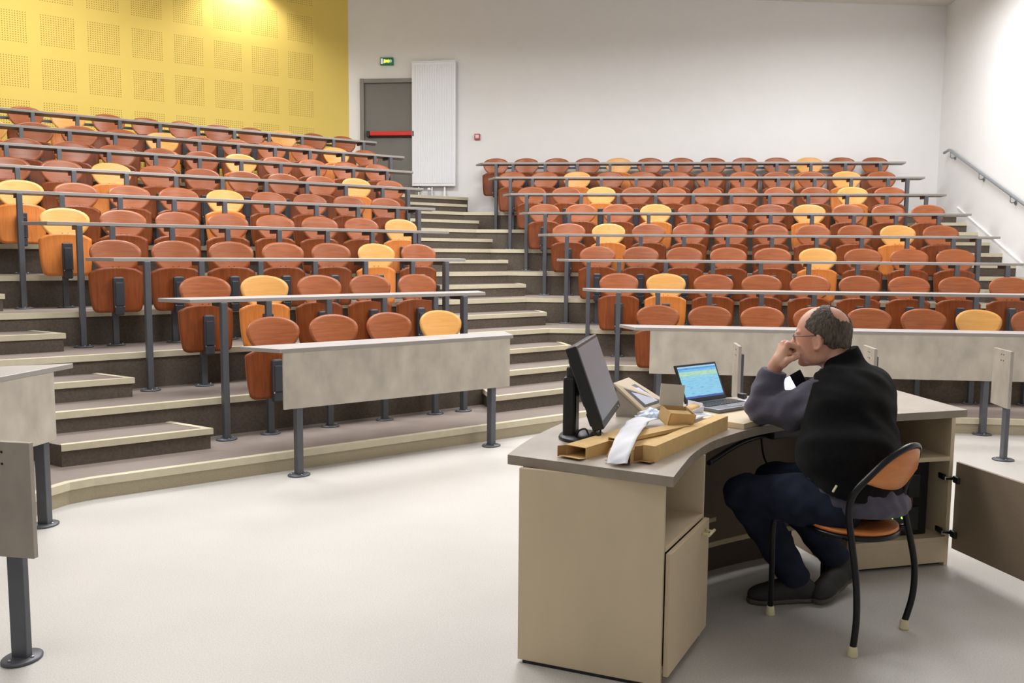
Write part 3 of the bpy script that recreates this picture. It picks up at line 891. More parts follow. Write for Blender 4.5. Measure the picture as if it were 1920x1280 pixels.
# front curved modesty panel under the worktop, with the pale lower edge
def arc_panel(r, th, a0, a1, z0, z1, m, name, k=26):
    bm = bmesh.new(); pin = [on_arc(r, a0+(a1-a0)*j/k) for j in range(k+1)]; pout = [on_arc(r+th, a1+(a0-a1)*j/k) for j in range(k+1)]
    add_prism(bm, [(p.x, p.y) for p in pin+pout], z0, z1); return dfinish(name, bm, m)
aL = math.atan2(Dd.y-DC.y, Dd.x-DC.x)
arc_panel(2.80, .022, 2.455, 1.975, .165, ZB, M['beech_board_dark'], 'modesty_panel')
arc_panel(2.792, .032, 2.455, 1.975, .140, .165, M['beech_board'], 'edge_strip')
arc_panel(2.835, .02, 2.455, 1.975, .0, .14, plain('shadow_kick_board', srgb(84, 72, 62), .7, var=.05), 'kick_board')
arc_panel(2.69, .11, 2.44, 2.22, .315, .335, M['beech_board'], 'cable_shelf')
# right cabinet
E0 = Vector((2.235, 4.36, 0)); E1 = Vector((1.66, 4.215, 0))    # front right, front left
ed = (E1-E0).normalized(); en = Vector((ed.y, -ed.x, 0))          # en points to the rear
if en.y < 0: en = -en
dep = .52
slab(E0, E0+en*dep, .022, .0, ZB, M['beech_board'], 'side_panel', 1)
slab(E1, E1+en*dep, .022, .0, ZB, M['beech_board_dark'], 'side_panel', -1)  # darker board puts the shade behind the man's legs into its colour
def rq(z0, z1, m, name, f=.0, b=dep, i0=.022):
    P = [E0+ed*i0+en*f, E1-ed*i0+en*f, E1-ed*i0+en*b, E0+ed*i0+en*b]
    P = [P[1], P[0], P[3], P[2]]
    return quad_plate(P, z0, z1, m, name)
rq(.545, .567, M['beech_board'], 'shelf'); rq(.13, .152, M['beech_board'], 'shelf')
rq(.018, .13, M['beech_board'], 'drawer_front', .0, .02); rq(.0, .018, M['black'], 'plinth_foot', .03, .4)
slab(E0+en*(dep-.02), E1+en*(dep-.02), .016, .02, ZB, M['beech_board_dark'], 'rear_panel', 1 if True else -1)
# open door hinged on the right edge
dird = Vector((2.40, 3.66, 0)) - Vector((2.235, 4.355, 0)); dird.normalize()
H0 = E0 + Vector((.012, -.006, 0))
od = slab(H0, H0+dird*.66, .019, .092, .540, M['door_board'], 'cabinet_door', 1)
for z_ in (.175, .455):
    bm = bmesh.new(); c = H0+dird*.035 + Vector((-.02, 0, z_))
    add_box(bm, tuple(c), (.016, .05, .035), bev=.004, mi=0)
    add_box(bm, tuple(c+Vector((-.022, .035, 0))), (.045, .016, .018), bev=.003, mi=1)
    add_box(bm, tuple(c+Vector((-.03, .085, .0))), (.02, .06, .03), bev=.003, mi=0)
    finish('hinge', bm, [M['black'], M['chrome']], od)

# rack device in the right cabinet
rk = empty('rack_unit', E0+ed*.30+en*.26+Vector((0, 0, .152)), math.atan2(-ed.y, -ed.x)); tag(rk, 'black equipment rack with green lights in the open cabinet', 'electronics')
bm = bmesh.new(); add_box(bm, (0, 0, .19), (.42, .40, .38), bev=.006)
add_box(bm, (.10, -.202, .20), (.03, .012, .30), mi=1); 
finish('case', bm, [M['black'], plain('brown_mount_rail', srgb(120, 80, 60), .5, var=.2, scale=60)], rk)
for k, z_ in enumerate((.09, .26)):
    bm = bmesh.new(); add_box(bm, (-.03, -.206, z_), (.36, .02, .12), bev=.005)
    f = finish('faceplate', bm, M['darkgrey'], rk)
    bm = bmesh.new()
    if k == 0:
        for x_ in (-.05, -.01, .05): add_lathe(bm, [(0, 0), (.005, 0), (.005, .004), (0, .005)], 10, M=Matrix.Translation((x_, -.216, z_+.01)) @ Matrix.Rotation(PI/2, 4, 'X'))
        finish('indicator_light', bm, M['led'], f)
    else:
        for j in range(6): add_box(bm, (-.15+j*.045, -.218, z_), (.006, .006, .08))
        finish('vent', bm, M['black'], f)
# cable tray under the worktop and a dangling cable
ct = [Vector((.83, 3.62, .70)), Vector((1.05, 3.95, .715)), Vector((1.25, 4.12, .725)), Vector((1.45, 4.22, .73))]
bm = bmesh.new(); add_tube(bm, catmull(ct, 5), .011, 8); 
tag(finish('cable', bm, M['black']), 'black cable bundle running under the curved worktop', 'cable')
bm = bmesh.new(); add_tube(bm, catmull([Vector((1.18, 4.08, .71)), Vector((1.20, 4.10, .62)), Vector((1.26, 4.18, .52)), Vector((1.30, 4.30, .43))], 6), .005, 8)
tag(finish('cable', bm, M['black']), 'thin black cable dangling below the worktop in front of the knee', 'cable')
bm = bmesh.new(); add_box(bm, (0, 0, 0), (.34, .20, .05), M=Matrix.Translation((1.33, 4.20, .735)) @ Matrix.Rotation(.45, 4, 'Z'), bev=.01)
tag(finish('under_desk_unit', bm, M['darkgrey']), 'flat dark unit fixed beneath the worktop before the man', 'electronics')

# raised board under the laptop
bm = bmesh.new(); add_prism(bm, [(1.03, 3.835), (1.335, 4.16), (1.10, 4.54), (.70, 4.12)], ZT, ZT+.026, bev=.002)
tag(finish('raised_board', bm, M['beech_board']), 'pale raised board under the laptop on the worktop', 'board')

# ------------------------------------------------------------------ objects on the desk
# control console: sloped pale wedge with a touch screen
cs_ = empty('control_console', (.62, 4.22, ZT)); tag(cs_, 'sloped pale control console with a touch screen behind the monitor', 'control panel')
Ac, Bc, Ccn, Dc_ = Vector((.497, 4.127, .955)), Vector((.582, 4.300, .955)), Vector((.775, 4.345, .835)), Vector((.625, 4.125, .835))
bm = bmesh.new()
lo = [Vector((p.x, p.y, ZT)) for p in (Ac, Dc_, Ccn, Bc)]
hi = [Ac, Dc_, Ccn, Bc]
hi = [p - Vector((0,0,.012)) for p in hi]
add_prism(bm, [(p.x, p.y) for p in lo], ZT, [p.z for p in hi], bev=.0)
c1 = finish('body', bm, M['concrete']); c1.parent = cs_; c1.matrix_parent_inverse = Matrix.Translation(-cs_.location)
bm = bmesh.new()
ex = [Ac+(Ac-Ccn)*.06, Dc_+(Dc_-Bc)*.06, Ccn+(Ccn-Ac)*.06, Bc+(Bc-Dc_)*.06]
add_prism(bm, [(p.x, p.y) for p in ex], [p.z-.012 for p in ex], [p.z for p in ex], bev=.0)
c2 = finish('top_plate', bm, M['beech_board']); c2.parent = cs_; c2.matrix_parent_inverse = Matrix.Translation(-cs_.location)
def bil(s_, t_): # s along A->D (down the slope), t from A->B
    return (Ac*(1-s_)*(1-t_) + Dc_*s_*(1-t_) + Ccn*s_*t_ + Bc*(1-s_)*t_)
for nm, (s0, s1, t0, t1), lift, mat in (('bezel', (.20, .97, .10, .86), .003, M['darkgrey']), ('screen', (.34, .90, .22, .76), .005, M['console_screen'])):
    bm = bmesh.new(); q = [bil(s0, t0), bil(s1, t0), bil(s1, t1), bil(s0, t1)]
    add_prism(bm, [(p.x, p.y) for p in q], [p.z for p in q], [p.z+lift for p in q])
    c3 = finish(nm, bm, mat); c3.parent = cs_; c3.matrix_parent_inverse = Matrix.Translation(-cs_.location)

# monitor seen from the side
mroot = empty('monitor', (.27, 3.64, ZT), 0); tag(mroot, 'black flat monitor leaning back on its stand, seen edge on', 'monitor')
def mfin(name, bm, mats, parent=None, **k):
    o = finish(name, bm, mats, parent or mroot, **k)
    if parent is None: o.matrix_parent_inverse = Matrix.Translation(-mroot.location)
    return o
wd = Vector((.235, .97, 0)).normalized()       # along the screen width, near to far
nh = Vector((wd.y, -wd.x, 0))                   # horizontal part of the normal (towards the man)
tilt = math.radians(20)
upv = (Vector((0,0,1))*math.cos(tilt) - nh*math.sin(tilt)); nv = (nh*math.cos(tilt) + Vector((0,0,1))*math.sin(tilt))
N0 = Vector((.372, 3.462, .873))
Wm, Hm = .56, .352
Mm = Matrix(((wd.x, nv.x, upv.x, N0.x), (wd.y, nv.y, upv.y, N0.y), (wd.z, nv.z, upv.z, N0.z), (0,0,0,1)))
bm = bmesh.new()
add_box(bm, (Wm/2, -.024, Hm/2), (Wm, .048, Hm), M=Mm, bev=.005)
add_box(bm, (Wm/2, -.058, Hm/2+.02), (Wm-.20, .03, Hm-.14), M=Mm, bev=.010)
add_box(bm, (Wm/2, -.078, Hm/2+.02), (.16, .03, .14), M=Mm, bev=.010)
add_box(bm, (Wm*.32, -.062, .035), (.10, .035, .06), M=Mm, bev=.006)
mfin('casing', bm, M['black'])
bm = bmesh.new(); add_box(bm, (Wm/2, .0005, Hm/2+.008), (Wm-.03, .002, Hm-.045), M=Mm)
mfin('screen', bm, M['grey_glow'])
bm = bmesh.new(); add_box(bm, (Wm*.86, .002, .012), (.02, .003, .006), M=Mm); mfin('button', bm, M['bolt'])
sx, sy = .250, 3.64
Ms = Matrix.Translation((sx, sy, 0)) @ Matrix.Rotation(math.atan2(wd.y, wd.x), 4, 'Z')
bm = bmesh.new(); add_box(bm, (0, 0, 1.0-.065), (.10, .055, .255), M=Ms, bev=.012); mfin('column', bm, M['black'])
bm = bmesh.new(); add_box(bm, (0, -.02, 1.06), (.075, .075, .09), M=Ms, bev=.012); mfin('neck', bm, M['darkgrey'])
bm = bmesh.new(); add_lathe(bm, [(0, 0), (.115, 0), (.118, .006), (.112, .016), (.05, .026), (0, .028)], 32, (0.0, -.05, ZT), sx=1.0, sy=.85, M=Ms)
mfin('base', bm, M['black'])
cb = [Vector((.36, 3.50, .88)), Vector((.355, 3.47, .845)), Vector((.33, 3.47, .86)), Vector((.315, 3.49, .84)), Vector((.30, 3.50, .865)), Vector((.275, 3.53, .85)), Vector((.27, 3.56, .812)), Vector((.31, 3.53, .807)), Vector((.355, 3.56, .81))]
bm = bmesh.new(); add_tube(bm, catmull(cb, 6), .004, 8); 
tag(finish('cable', bm, M['black']), 'short looped black cable below the monitor', 'cable')

# laptop
HL, HR = Vector((.850, 4.240, ZT+.026)), Vector((1.095, 4.430, ZT+.026))
hd = (HR-HL).normalized(); fd = Vector((hd.y, -hd.x, 0)); Wl = (HR-HL).length; Dl = .205
lroot = empty('laptop', HL, math.atan2(hd.y, hd.x)); tag(lroot, 'open grey laptop with a bright blue page on its screen', 'laptop')
bm = bmesh.new(); add_box(bm, (Wl/2, -Dl/2, .010), (Wl, Dl, .018), bev=.004); finish('base', bm, plain('silver_grey_case', srgb(120, 120, 128), .4, .2, var=.03), lroot)
bm = bmesh.new()
for r_ in range(5):
    for k in range(13): add_box(bm, (.024+k*(Wl-.048)/12, -.04-r_*.019, .0205), ((Wl-.06)/13-.002, .015, .003))
finish('keyboard', bm, M['darkgrey'], lroot)
bm = bmesh.new(); add_box(bm, (Wl/2, -Dl+.038, .0198), (.085, .045, .0015)); finish('touchpad', bm, M['grey_glow'], lroot)
lt = math.radians(24); Ml = Matrix.Translation((0, 0, .018)) @ Matrix.Rotation(-lt, 4, 'X')
bm = bmesh.new(); add_box(bm, (Wl/2, .004, .098), (Wl, .010, .196), M=Ml, bev=.003); lid = finish('lid', bm, M['darkgrey'], lroot)
bm = bmesh.new(); uvl = bm.loops.layers.uv.new('UVMap')
q = [(.012, .020), (Wl-.012, .020), (Wl-.012, .184), (.012, .184)]
vs = [bm.verts.new(Ml @ Vector((x, -.0018, z))) for x, z in q]; f = bm.faces.new(vs)
for l_, uv in zip(f.loops, ((0,0), (1,0), (1,1), (0,1))): l_[uvl].uv = uv
finish('screen', bm, M['laptop_page'], lid)
# mouse
ms_ = empty('computer_mouse', Vector((1.145, 4.045, ZT+.026)), .7); tag(ms_, 'white mouse beside the laptop on the raised board', 'mouse')
bm = bmesh.new(); add_lathe(bm, [(0, .0), (.032, .0), (.034, .006), (.030, .018), (.018, .026), (0, .029)], 24, sx=.75, sy=1.25); finish('shell', bm, M['paper'], ms_)
bm = bmesh.new(); add_box(bm, (0, .018, .027), (.004, .018, .004), bev=.001); finish('wheel', bm, M['black'], ms_)
# papers lying at the rear edge
bm = bmesh.new(); add_box(bm, (0, 0, 0), (.21, .15, .002), M=Matrix.Translation((1.30, 4.60, ZT+.002)) @ Matrix.Rotation(.5, 4, 'Z'))
tag(finish('paper_sheet', bm, M['paper']), 'white sheet of paper by the rear desk edge past the laptop', 'paper')
bm = bmesh.new(); add_box(bm, (0, 0, 0), (.03, .05, .028), M=Matrix.Translation((1.235, 4.655, ZT+.019)) @ Matrix.Rotation(.5, 4, 'Z'), bev=.006)
tag(finish('clip', bm, M['black']), 'small black clip standing on the rear desk edge', 'clip')

# cardboard cartons
def carton(A_, B_, w, h, label, open_near=False, open_far=False, flaps=0, roll=0.0, lift=0.0, group='cardboard cartons heaped on the desk'):
    """hollow long carton from A_ (near bottom centre) to B_ (far bottom centre)"""
    d = (B_-A_); L = d.length; d.normalize()
    side = Vector((d.y, -d.x, 0)).normalized(); upd = side.cross(d).normalized()
    if upd.z < 0: upd = -upd
    Mx = Matrix(((side.x, d.x, upd.x, A_.x), (side.y, d.y, upd.y, A_.y), (side.z, d.z, upd.z, A_.z), (0,0,0,1)))
    if roll: Mx = Mx @ Matrix.Translation((0,0,h/2)) @ Matrix.Rotation(roll, 4, 'Y') @ Matrix.Translation((0,0,-h/2))
    t = .003
    r_ = empty('cardboard_box'); r_.matrix_world = Mx; tag(r_, label, 'box', group)
    bm = bmesh.new()
    add_box(bm, (0, L/2, t/2), (w, L, t)); add_box(bm, (0, L/2, h-t/2), (w, L, t), bev=.0012, seg=1)
    add_box(bm, (-w/2+t/2, L/2, h/2), (t, L, h-2*t)); add_box(bm, (w/2-t/2, L/2, h/2), (t, L, h-2*t))
    if not open_near: add_box(bm, (0, t/2, h/2), (w-2*t, t, h-2*t))
    if not open_far: add_box(bm, (0, L-t/2, h/2), (w-2*t, t, h-2*t))
    finish('sleeve', bm, M['card'], r_)
    def flap(c, s_, Mf):
        bm = bmesh.new(); add_box(bm, c, s_, M=Mf); finish('flap', bm, M['card_in'] if random.random() < .4 else M['card'], r_)
    if flaps & 1: flap((0, -.022, 0), (w*.96, .044, t*.8), Matrix.Translation((0, 0, t)) @ Matrix.Rotation(-.15, 4, 'X'))
    if flaps & 2: flap((0, -.02, 0), (w*.96, .04, t*.8), Matrix.Translation((0, 0, h-t)) @ Matrix.Rotation(.6, 4, 'X'))
    if flaps & 4: flap((0, -.018, h/2), (t*.8, .036, h*.9), Matrix.Translation((-w/2+t, 0, 0)) @ Matrix.Rotation(-.5, 4, 'Z'))
    if flaps & 8: flap((0, -.018, h/2), (t*.8, .036, h*.9), Matrix.Translation((w/2-t, 0, 0)) @ Matrix.Rotation(.5, 4, 'Z'))
    return r_
V = Vector
carton(V((.512, 3.218, ZT)), V((.935, 3.848, ZT)), .054, .062, 'long closed cardboard carton lying nearest the man', flaps=1|4)
carton(V((.245, 3.275, ZT)), V((.545, 3.66, ZT)), .095, .045, 'flat cardboard carton nearest the monitor, near end open', open_near=True, flaps=1|4)
carton(V((.405, 3.215, ZT)), V((.655, 3.62, ZT)), .085, .046, 'crumpled cardboard carton between the other two, near end open', open_near=True, flaps=1|2|8)
carton(V((.40, 3.34, ZT+.048)), V((.72, 3.62, ZT+.052)), .07, .014, 'flattened cardboard strip resting on the middle carton', open_near=True, open_far=True)
# small opened box with raised lid
ob = empty('small_box', V((.690, 3.655, ZT+.064)), .35); tag(ob, 'small opened cardboard box with a raised white lid on the pile', 'box', 'cardboard cartons heaped on the desk')
bm = bmesh.new()
t = .003
Mo = Matrix.Rotation(.28, 4, 'X') @ Matrix.Rotation(.12, 4, 'Y')
add_box(bm, (0, 0, t/2), (.125, .085, t), M=Mo)
for s_ in (-1, 1):
    add_box(bm, (s_*(.0625-t/2), 0, .03), (t, .085, .06), M=Mo); add_box(bm, (0, s_*(.0425-t/2), .03), (.125, t, .06), M=Mo)
add_box(bm, (-.01, -.025, .06), (.10, .034, t), M=Mo)
finish('tray', bm, M['card'], ob)
bm = bmesh.new(); add_box(bm, (0, 0, .045), (.118, t, .09), M=Mo @ Matrix.Translation((-.015, .04, .06)) @ Matrix.Rotation(-.35, 4, 'X')); finish('lid', bm, plain('white_card', srgb(222, 214, 200), .7, var=.03), ob)
# white folded box and wrap behind
wb = empty('white_box', V((.80, 3.83, ZT+.03)), .5); tag(wb, 'torn white cardboard box with beige liner beside the laptop', 'box')
bm = bmesh.new(); Mo = Matrix.Rotation(-.25, 4, 'Y')
add_box(bm, (0, 0, .03), (.12, .002, .075), M=Mo @ Matrix.Rotation(.35, 4, 'X')); add_box(bm, (.0, .05, .03), (.12, .10, .002), M=Mo); add_box(bm, (.06, .05, .05), (.002, .10, .06), M=Mo @ Matrix.Rotation(.2, 4, 'Y'))
finish('panel', bm, M['paper'], wb)
bm = bmesh.new(); add_box(bm, (.05, .045, .035), (.05, .06, .045), M=Mo, bev=.01); finish('liner', bm, M['card'], wb)
# long paper leaflet draped over the cartons
def drape(name, path, w0, w1, side_dir, m, label, cat, wav=.0018):
    pts = catmull(path, 6); bm = bmesh.new(); n_ = len(pts); K = 6; g = []
    for i_, p in enumerate(pts):
        w = w0+(w1-w0)*i_/(n_-1)
        tdir = (pts[min(i_+1, n_-1)]-pts[max(i_-1, 0)]).normalized()
        sd = V(side_dir); sd = (sd - tdir*sd.dot(tdir)).normalized()
        g.append([bm.verts.new(p + sd*w*(k/K-.5) + V((0, 0, wav*math.sin(i_*.9+k*1.3)))) for k in range(K+1)])
    for i_ in range(n_-1):
        for k in range(K):
            f = bm.faces.new((g[i_][k], g[i_][k+1], g[i_+1][k+1], g[i_+1][k])); f.smooth = True
    o = finish(name, bm, m); md = o.modifiers.new('solid', 'SOLIDIFY'); md.thickness = .0012
    return tag(o, label, cat)
drape('paper_leaflet', [V((.585, 3.72, .872)), V((.53, 3.62, .878)), V((.50, 3.50, .882)), V((.46, 3.37, .880)), V((.425, 3.25, .868)), V((.395, 3.165, .835)), V((.385, 3.135, .812))], .085, .078, (.86, -.5, 0), M['paper'],
      'long white printed leaflet draped over the cartons', 'paper')
drape('plastic_wrap', [V((.575, 3.86, .83)), V((.64, 3.89, .862)), V((.70, 3.93, .85)), V((.76, 3.97, .835))], .10, .07, (-.4, .9, .2), M['paper_blue'], 'crumpled pale blue plastic wrap below the console', 'plastic wrap', wav=.009)
bm = bmesh.new(); add_tube(bm, catmull([V((.58, 3.93, .842)), V((.62, 3.95, .848)), V((.67, 3.96, .842))], 5), .017, 12)
tag(finish('paper_roll', bm, M['paper']), 'small white paper roll in front of the console', 'paper')
drape('instruction_sheet', [V((.72, 3.70, .868)), V((.79, 3.76, .874)), V((.87, 3.85, .868))], .07, .06, (-.6, .7, .1), M['paper'], 'folded white instruction sheet on the long carton', 'paper', wav=.003)

# ------------------------------------------------------------------ visitor chair
vc = empty('visitor_chair', (1.43, 3.62, 0)); tag(vc, 'black tube chair with orange plywood seat, the man sits on it', 'chair')
def vfin(name, bm, mats, **k):
    o = finish(name, bm, mats, vc, **k); o.matrix_parent_inverse = Matrix.Translation(-vc.location); return o
RLf, RRf, FLf = V((1.352, 3.324, 0)), V((1.672, 3.588, 0)), V((1.143, 3.72, 0))
FRf = V((1.47, 4.00, 0))
bk = V((.57, -.82, 0)).normalized()
leftp = [RLf+V((0,0,.03)), V((1.365, 3.335, .15)), V((1.362, 3.35, .30)), V((1.347, 3.375, .45)), V((1.335, 3.385, .56))]
hoop = [V((1.345, 3.370, .64)), V((1.40, 3.36, .715)), V((1.475, 3.365, .785)), V((1.56, 3.40, .822)), V((1.625, 3.455, .815)), V((1.650, 3.51, .765)), V((1.645, 3.545, .69)), V((1.630, 3.570, .60))]
rightp = [V((1.640, 3.575, .52)), V((1.668, 3.58, .42)), V((1.700, 3.585, .28)), V((1.700, 3.587, .15)), RRf+V((0,0,.03))]
bm = bmesh.new(); pth = catmull(leftp+hoop+rightp, 6); add_tube(bm, pth, .0135, 12)
vfin('back_frame', bm, M['tube'])
def rubber(P, d_=V((0,0,1))):
    bm = bmesh.new(); add_lathe(bm, [(0, 0), (.019, 0), (.021, .006), (.017, .035), (.0145, .042), (0, .042)], 14, tuple(P)); vfin('rubber_foot', bm, M['cream'])
for P in (RLf, RRf, FLf, FRf): rubber(P)
for P, T in ((FLf, V((1.135, 3.695, .435))), (FRf, V((1.44, 3.93, .435)))):
    bm = bmesh.new(); inn = V((1.435, 3.62, .435)); m2 = T + (inn-T)*.12 + V((0,0,.006))
    add_tube(bm, catmull([P+V((0,0,.03)), P+(T-P)*.5+V((0,0,.0)), T-V((0,0,.02)), T+(inn-T)*.12+V((0,0,.004)), T+(inn-T)*.55+V((0,0,.0))], 6), .0125, 10); vfin('leg', bm, M['tube'])
# seat
sc0 = V((1.435, 3.605, .452))
bm = bmesh.new(); add_lathe(bm, [(0, -.006), (.12, -.008), (.172, -.004), (.184, .004), (.184, .012), (.177, .016), (.12, .010), (0, .008)], 40, tuple(sc0)); vfin('seat', bm, M['orange_ply'], smooth=True)
bm = bmesh.new(); add_tube(bm, [sc0+V(((.180)*math.cos(2*PI*k/36), .180*math.sin(2*PI*k/36), -.012)) for k in range(36)], .0115, 10, closed=True); vfin('seat_ring', bm, M['tube'])
bm = bmesh.new(); add_tube(bm, [V((1.345, 3.375, .455)), sc0+V((-.09, -.155, -.012))], .010, 8); add_tube(bm, [V((1.660, 3.58, .45)), sc0+V((.18, -.01, -.012))], .010, 8); vfin('seat_bracket', bm, M['tube'])
# backrest: crescent plywood filling the top of the hoop
top = catmull(hoop, 6); n_ = len(top)
i0, i1 = 4, n_-8
arc = top[i0:i1+1]; a_, b_ = arc[0], arc[-1]; m_ = len(arc)
bm = bmesh.new(); g = []
for k, p in enumerate(arc):
    s_ = k/(m_-1)
    low = a_*(1-s_) + b_*s_ + V((0, 0, -.045))*math.sin(PI*s_) + bk*.035*math.sin(PI*s_)
    row = []
    for j in range(7):
        w = j/6; q = low*(1-w)+p*w + bk*.012*math.sin(PI*w)
        row.append(q)
    g.append(row)
for off in (0, 1):
    gv = [[bm.verts.new(q + bk*(.009*off)) for q in row] for row in g]
    for k in range(m_-1):
        for j in range(6):
            f = bm.faces.new((gv[k][j], gv[k+1][j], gv[k+1][j+1], gv[k][j+1])); f.smooth = True
    if off == 0: g0 = gv
    else: g1 = gv
for k in range(m_-1): bm.faces.new((g0[k][0], g1[k][0], g1[k+1][0], g0[k+1][0])); bm.faces.new((g0[k][6], g0[k+1][6], g1[k+1][6], g1[k][6]))
vfin('backrest', bm, M['orange_ply'])

exec_person = True
# ------------------------------------------------------------------ the seated man (signed-distance modelling, one continuous body)
import openvdb
class Field:
    def __init__(s, lo, hi, h):
        s.lo = np.array(lo, float); s.h = h
        s.n = np.ceil((np.array(hi)-s.lo)/h).astype(int)+1
        s.d = np.full(tuple(s.n), .08, np.float32)
    def box(s, lo, hi, pad=.09):
        a = np.clip(np.floor((np.array(lo)-pad-s.lo)/s.h).astype(int), 0, s.n-1)
        b = np.clip(np.ceil((np.array(hi)+pad-s.lo)/s.h).astype(int)+1, 1, s.n)
        sl = tuple(slice(a[k], b[k]) for k in range(3))
        X = s.lo[0]+np.arange(a[0], b[0])[:, None, None]*s.h; Y = s.lo[1]+np.arange(a[1], b[1])[None, :, None]*s.h; Zz = s.lo[2]+np.arange(a[2], b[2])[None, None, :]*s.h
        return sl, X.astype(np.float32), Y.astype(np.float32), Zz.astype(np.float32)
    def union(s, sl, d, k):
        c = s.d[sl]
        if k <= 0: s.d[sl] = np.minimum(c, d); return
        hh = np.clip(.5+.5*(c-d)/k, 0, 1); s.d[sl] = c+(d-c)*hh - k*hh*(1-hh)
    def cone(s, a, b, ra, rb, k=.02, grow=0.0):
        a = np.array(a, float); b = np.array(b, float); ra += grow; rb += grow
        m = max(ra, rb); sl, X, Y, Zz = s.box(np.minimum(a, b)-m, np.maximum(a, b)+m)
        ab = b-a; L2 = max(1e-9, float(ab@ab))
        t = np.clip(((X-a[0])*ab[0]+(Y-a[1])*ab[1]+(Zz-a[2])*ab[2])/L2, 0, 1)
        dx = X-a[0]-t*ab[0]; dy = Y-a[1]-t*ab[1]; dz = Zz-a[2]-t*ab[2]
        s.union(sl, np.sqrt(dx*dx+dy*dy+dz*dz)-(ra+(rb-ra)*t), k)
    def ell(s, c, r, ax=None, k=.02, grow=0.0):
        c = np.array(c, float); r = np.array(r, float)+grow; m = r.max(); sl, X, Y, Zz = s.box(c-m, c+m)
        if ax is None: ax = np.eye(3)
        P = [X-c[0], Y-c[1], Zz-c[2]]
        q = [ (P[0]*ax[j][0]+P[1]*ax[j][1]+P[2]*ax[j][2])/r[j] for j in range(3)]
        l0 = np.sqrt(q[0]**2+q[1]**2+q[2]**2)
        l1 = np.sqrt((q[0]/r[0])**2+(q[1]/r[1])**2+(q[2]/r[2])**2)
        s.union(sl, l0*(l0-1)/np.maximum(l1, 1e-6), k)
    def chain(s, pts, rad, k=.02, grow=0.0):
        for i_ in range(len(pts)-1): s.cone(pts[i_], pts[i_+1], rad[i_], rad[i_+1], k if i_ == 0 else min(k, .01), grow)
    def grid(s):
        return s.box(s.lo, s.lo+s.n*s.h, 0)
    def cut(s, p, nrm, soft=0.0):
        """remove everything on the +nrm side of the plane through p"""
        sl, X, Y, Zz = s.grid(); nrm = np.array(nrm, float); nrm /= np.linalg.norm(nrm)
        d = (X-p[0])*nrm[0]+(Y-p[1])*nrm[1]+(Zz-p[2])*nrm[2]
        s.d[sl] = np.maximum(s.d[sl], d)
    def noise(s, amp, f, seed=0):
        sl, X, Y, Zz = s.grid(); rg = np.random.RandomState(seed); w = 0
        for j in range(5):
            v = rg.normal(size=3); v /= np.linalg.norm(v); ff = f*(.7+.8*rg.rand()); w = w + np.sin((X*v[0]+Y*v[1]+Zz*v[2])*ff + rg.rand()*6.28 + .8*np.sin((X*v[1]+Y*v[2]+Zz*v[0])*ff*.6))
        s.d[sl] += (w*amp/2.2).astype(np.float32)
    def mesh(s, name, mat, parent, adapt=0.0, smooth=True):
        g = openvdb.FloatGrid(.08); g.copyFromArray(np.ascontiguousarray(s.d))
        P, T, Q = g.convertToPolygons(0.0, adapt)
        P = P*s.h + s.lo
        me = bpy.data.meshes.new(name)
        faces = [tuple(int(v) for v in q[::-1]) for q in Q] + [tuple(int(v) for v in t_[::-1]) for t_ in T]
        me.from_pydata([tuple(p) for p in P], [], faces); me.validate(); me.update()
        me.materials.append(mat)
        for p in me.polygons: p.use_smooth = True
        o = bpy.data.objects.new(name, me); link(o, parent)
        return o
def npv(*a): return np.array(a, float)
man = empty('person', (1.43, 3.62, 0)); tag(man, 'man in a black fleece vest and glasses, sitting at the desk, chin on fist', 'person')
def adopt(o):
    o.parent = man; o.matrix_parent_inverse = Matrix.Translation(-man.location); return o
# joints
HipL, HipR = npv(1.355, 3.585, .535), npv(1.525, 3.69, .540)
KneeL, AnkL = npv(1.038, 3.825, .512), npv(1.285, 3.875, .125)
KneeR, AnkR = npv(1.235, 4.05, .520), npv(1.520, 4.00, .165)
ShL, ShR = npv(1.350, 3.745, .962), npv(1.600, 3.90, .975)
ElL, WrL = npv(1.138, 3.930, .885), npv(1.180, 3.905, 1.075)
ElR, WrR = npv(1.47, 4.14, .875), npv(1.325, 4.085, .905)
rv = npv(.87, .49, 0); fv = npv(-.49, .87, 0)      # body right and forward
AX = np.array([rv, fv, npv(0, 0, 1)])
hfw = npv(-.915, .40, -.10); hfw /= np.linalg.norm(hfw)
hup = npv(-.06, .02, 1.0); hup -= hfw*(hup@hfw); hup /= np.linalg.norm(hup)
hlf = np.cross(hup, hfw)                          # his left
HX = np.array([hfw, hlf, hup]); HC = npv(1.368, 3.862, 1.222)
def hd_(x, y, z): return HC + hfw*x + hlf*y + hup*z
def torso(F_, g, k=.05):
    F_.ell(npv(1.445, 3.635, .585), (.205, .165, .115), AX, k, g)
    F_.ell(npv(1.425, 3.655, .74), (.212, .182, .17), AX, k, g)
    F_.ell(npv(1.46, 3.73, .90), (.205, .145, .16), AX, k, g)
    F_.ell(npv(1.50, 3.80, 1.00), (.175, .115, .085), AX, k, g)
def neckp(F_, g, k=.03):
    F_.cone(npv(1.475, 3.83, 1.03), npv(1.415, 3.862, 1.145), .085, .066, k, g)
def arm(F_, sh, el, wr, g, r=(.078, .070, .055, .036), k=.05):
    mid = (sh+el)/2 + npv(0, -.012, -.034)
    F_.chain([sh, mid, el], [r[0], r[1], r[2]], k, g); 
    m2 = el + (wr-el)*.45
    F_.chain([el, m2, wr], [r[2], r[2]*.95, r[3]], .02, g)
def leg(F_, hip, kn, an, g, r=(.108, .090, .070, .066, .046), k=.05):
    F_.chain([hip, (hip+kn)/2+npv(0,0,.005), kn], [r[0], r[1], r[2]], k, g)
    m = kn+(an-kn)*.35; back = npv(0, 0, 0)
    F_.chain([kn, m+npv(.012, 0, 0), an], [r[2], r[3], r[4]], .02, g)

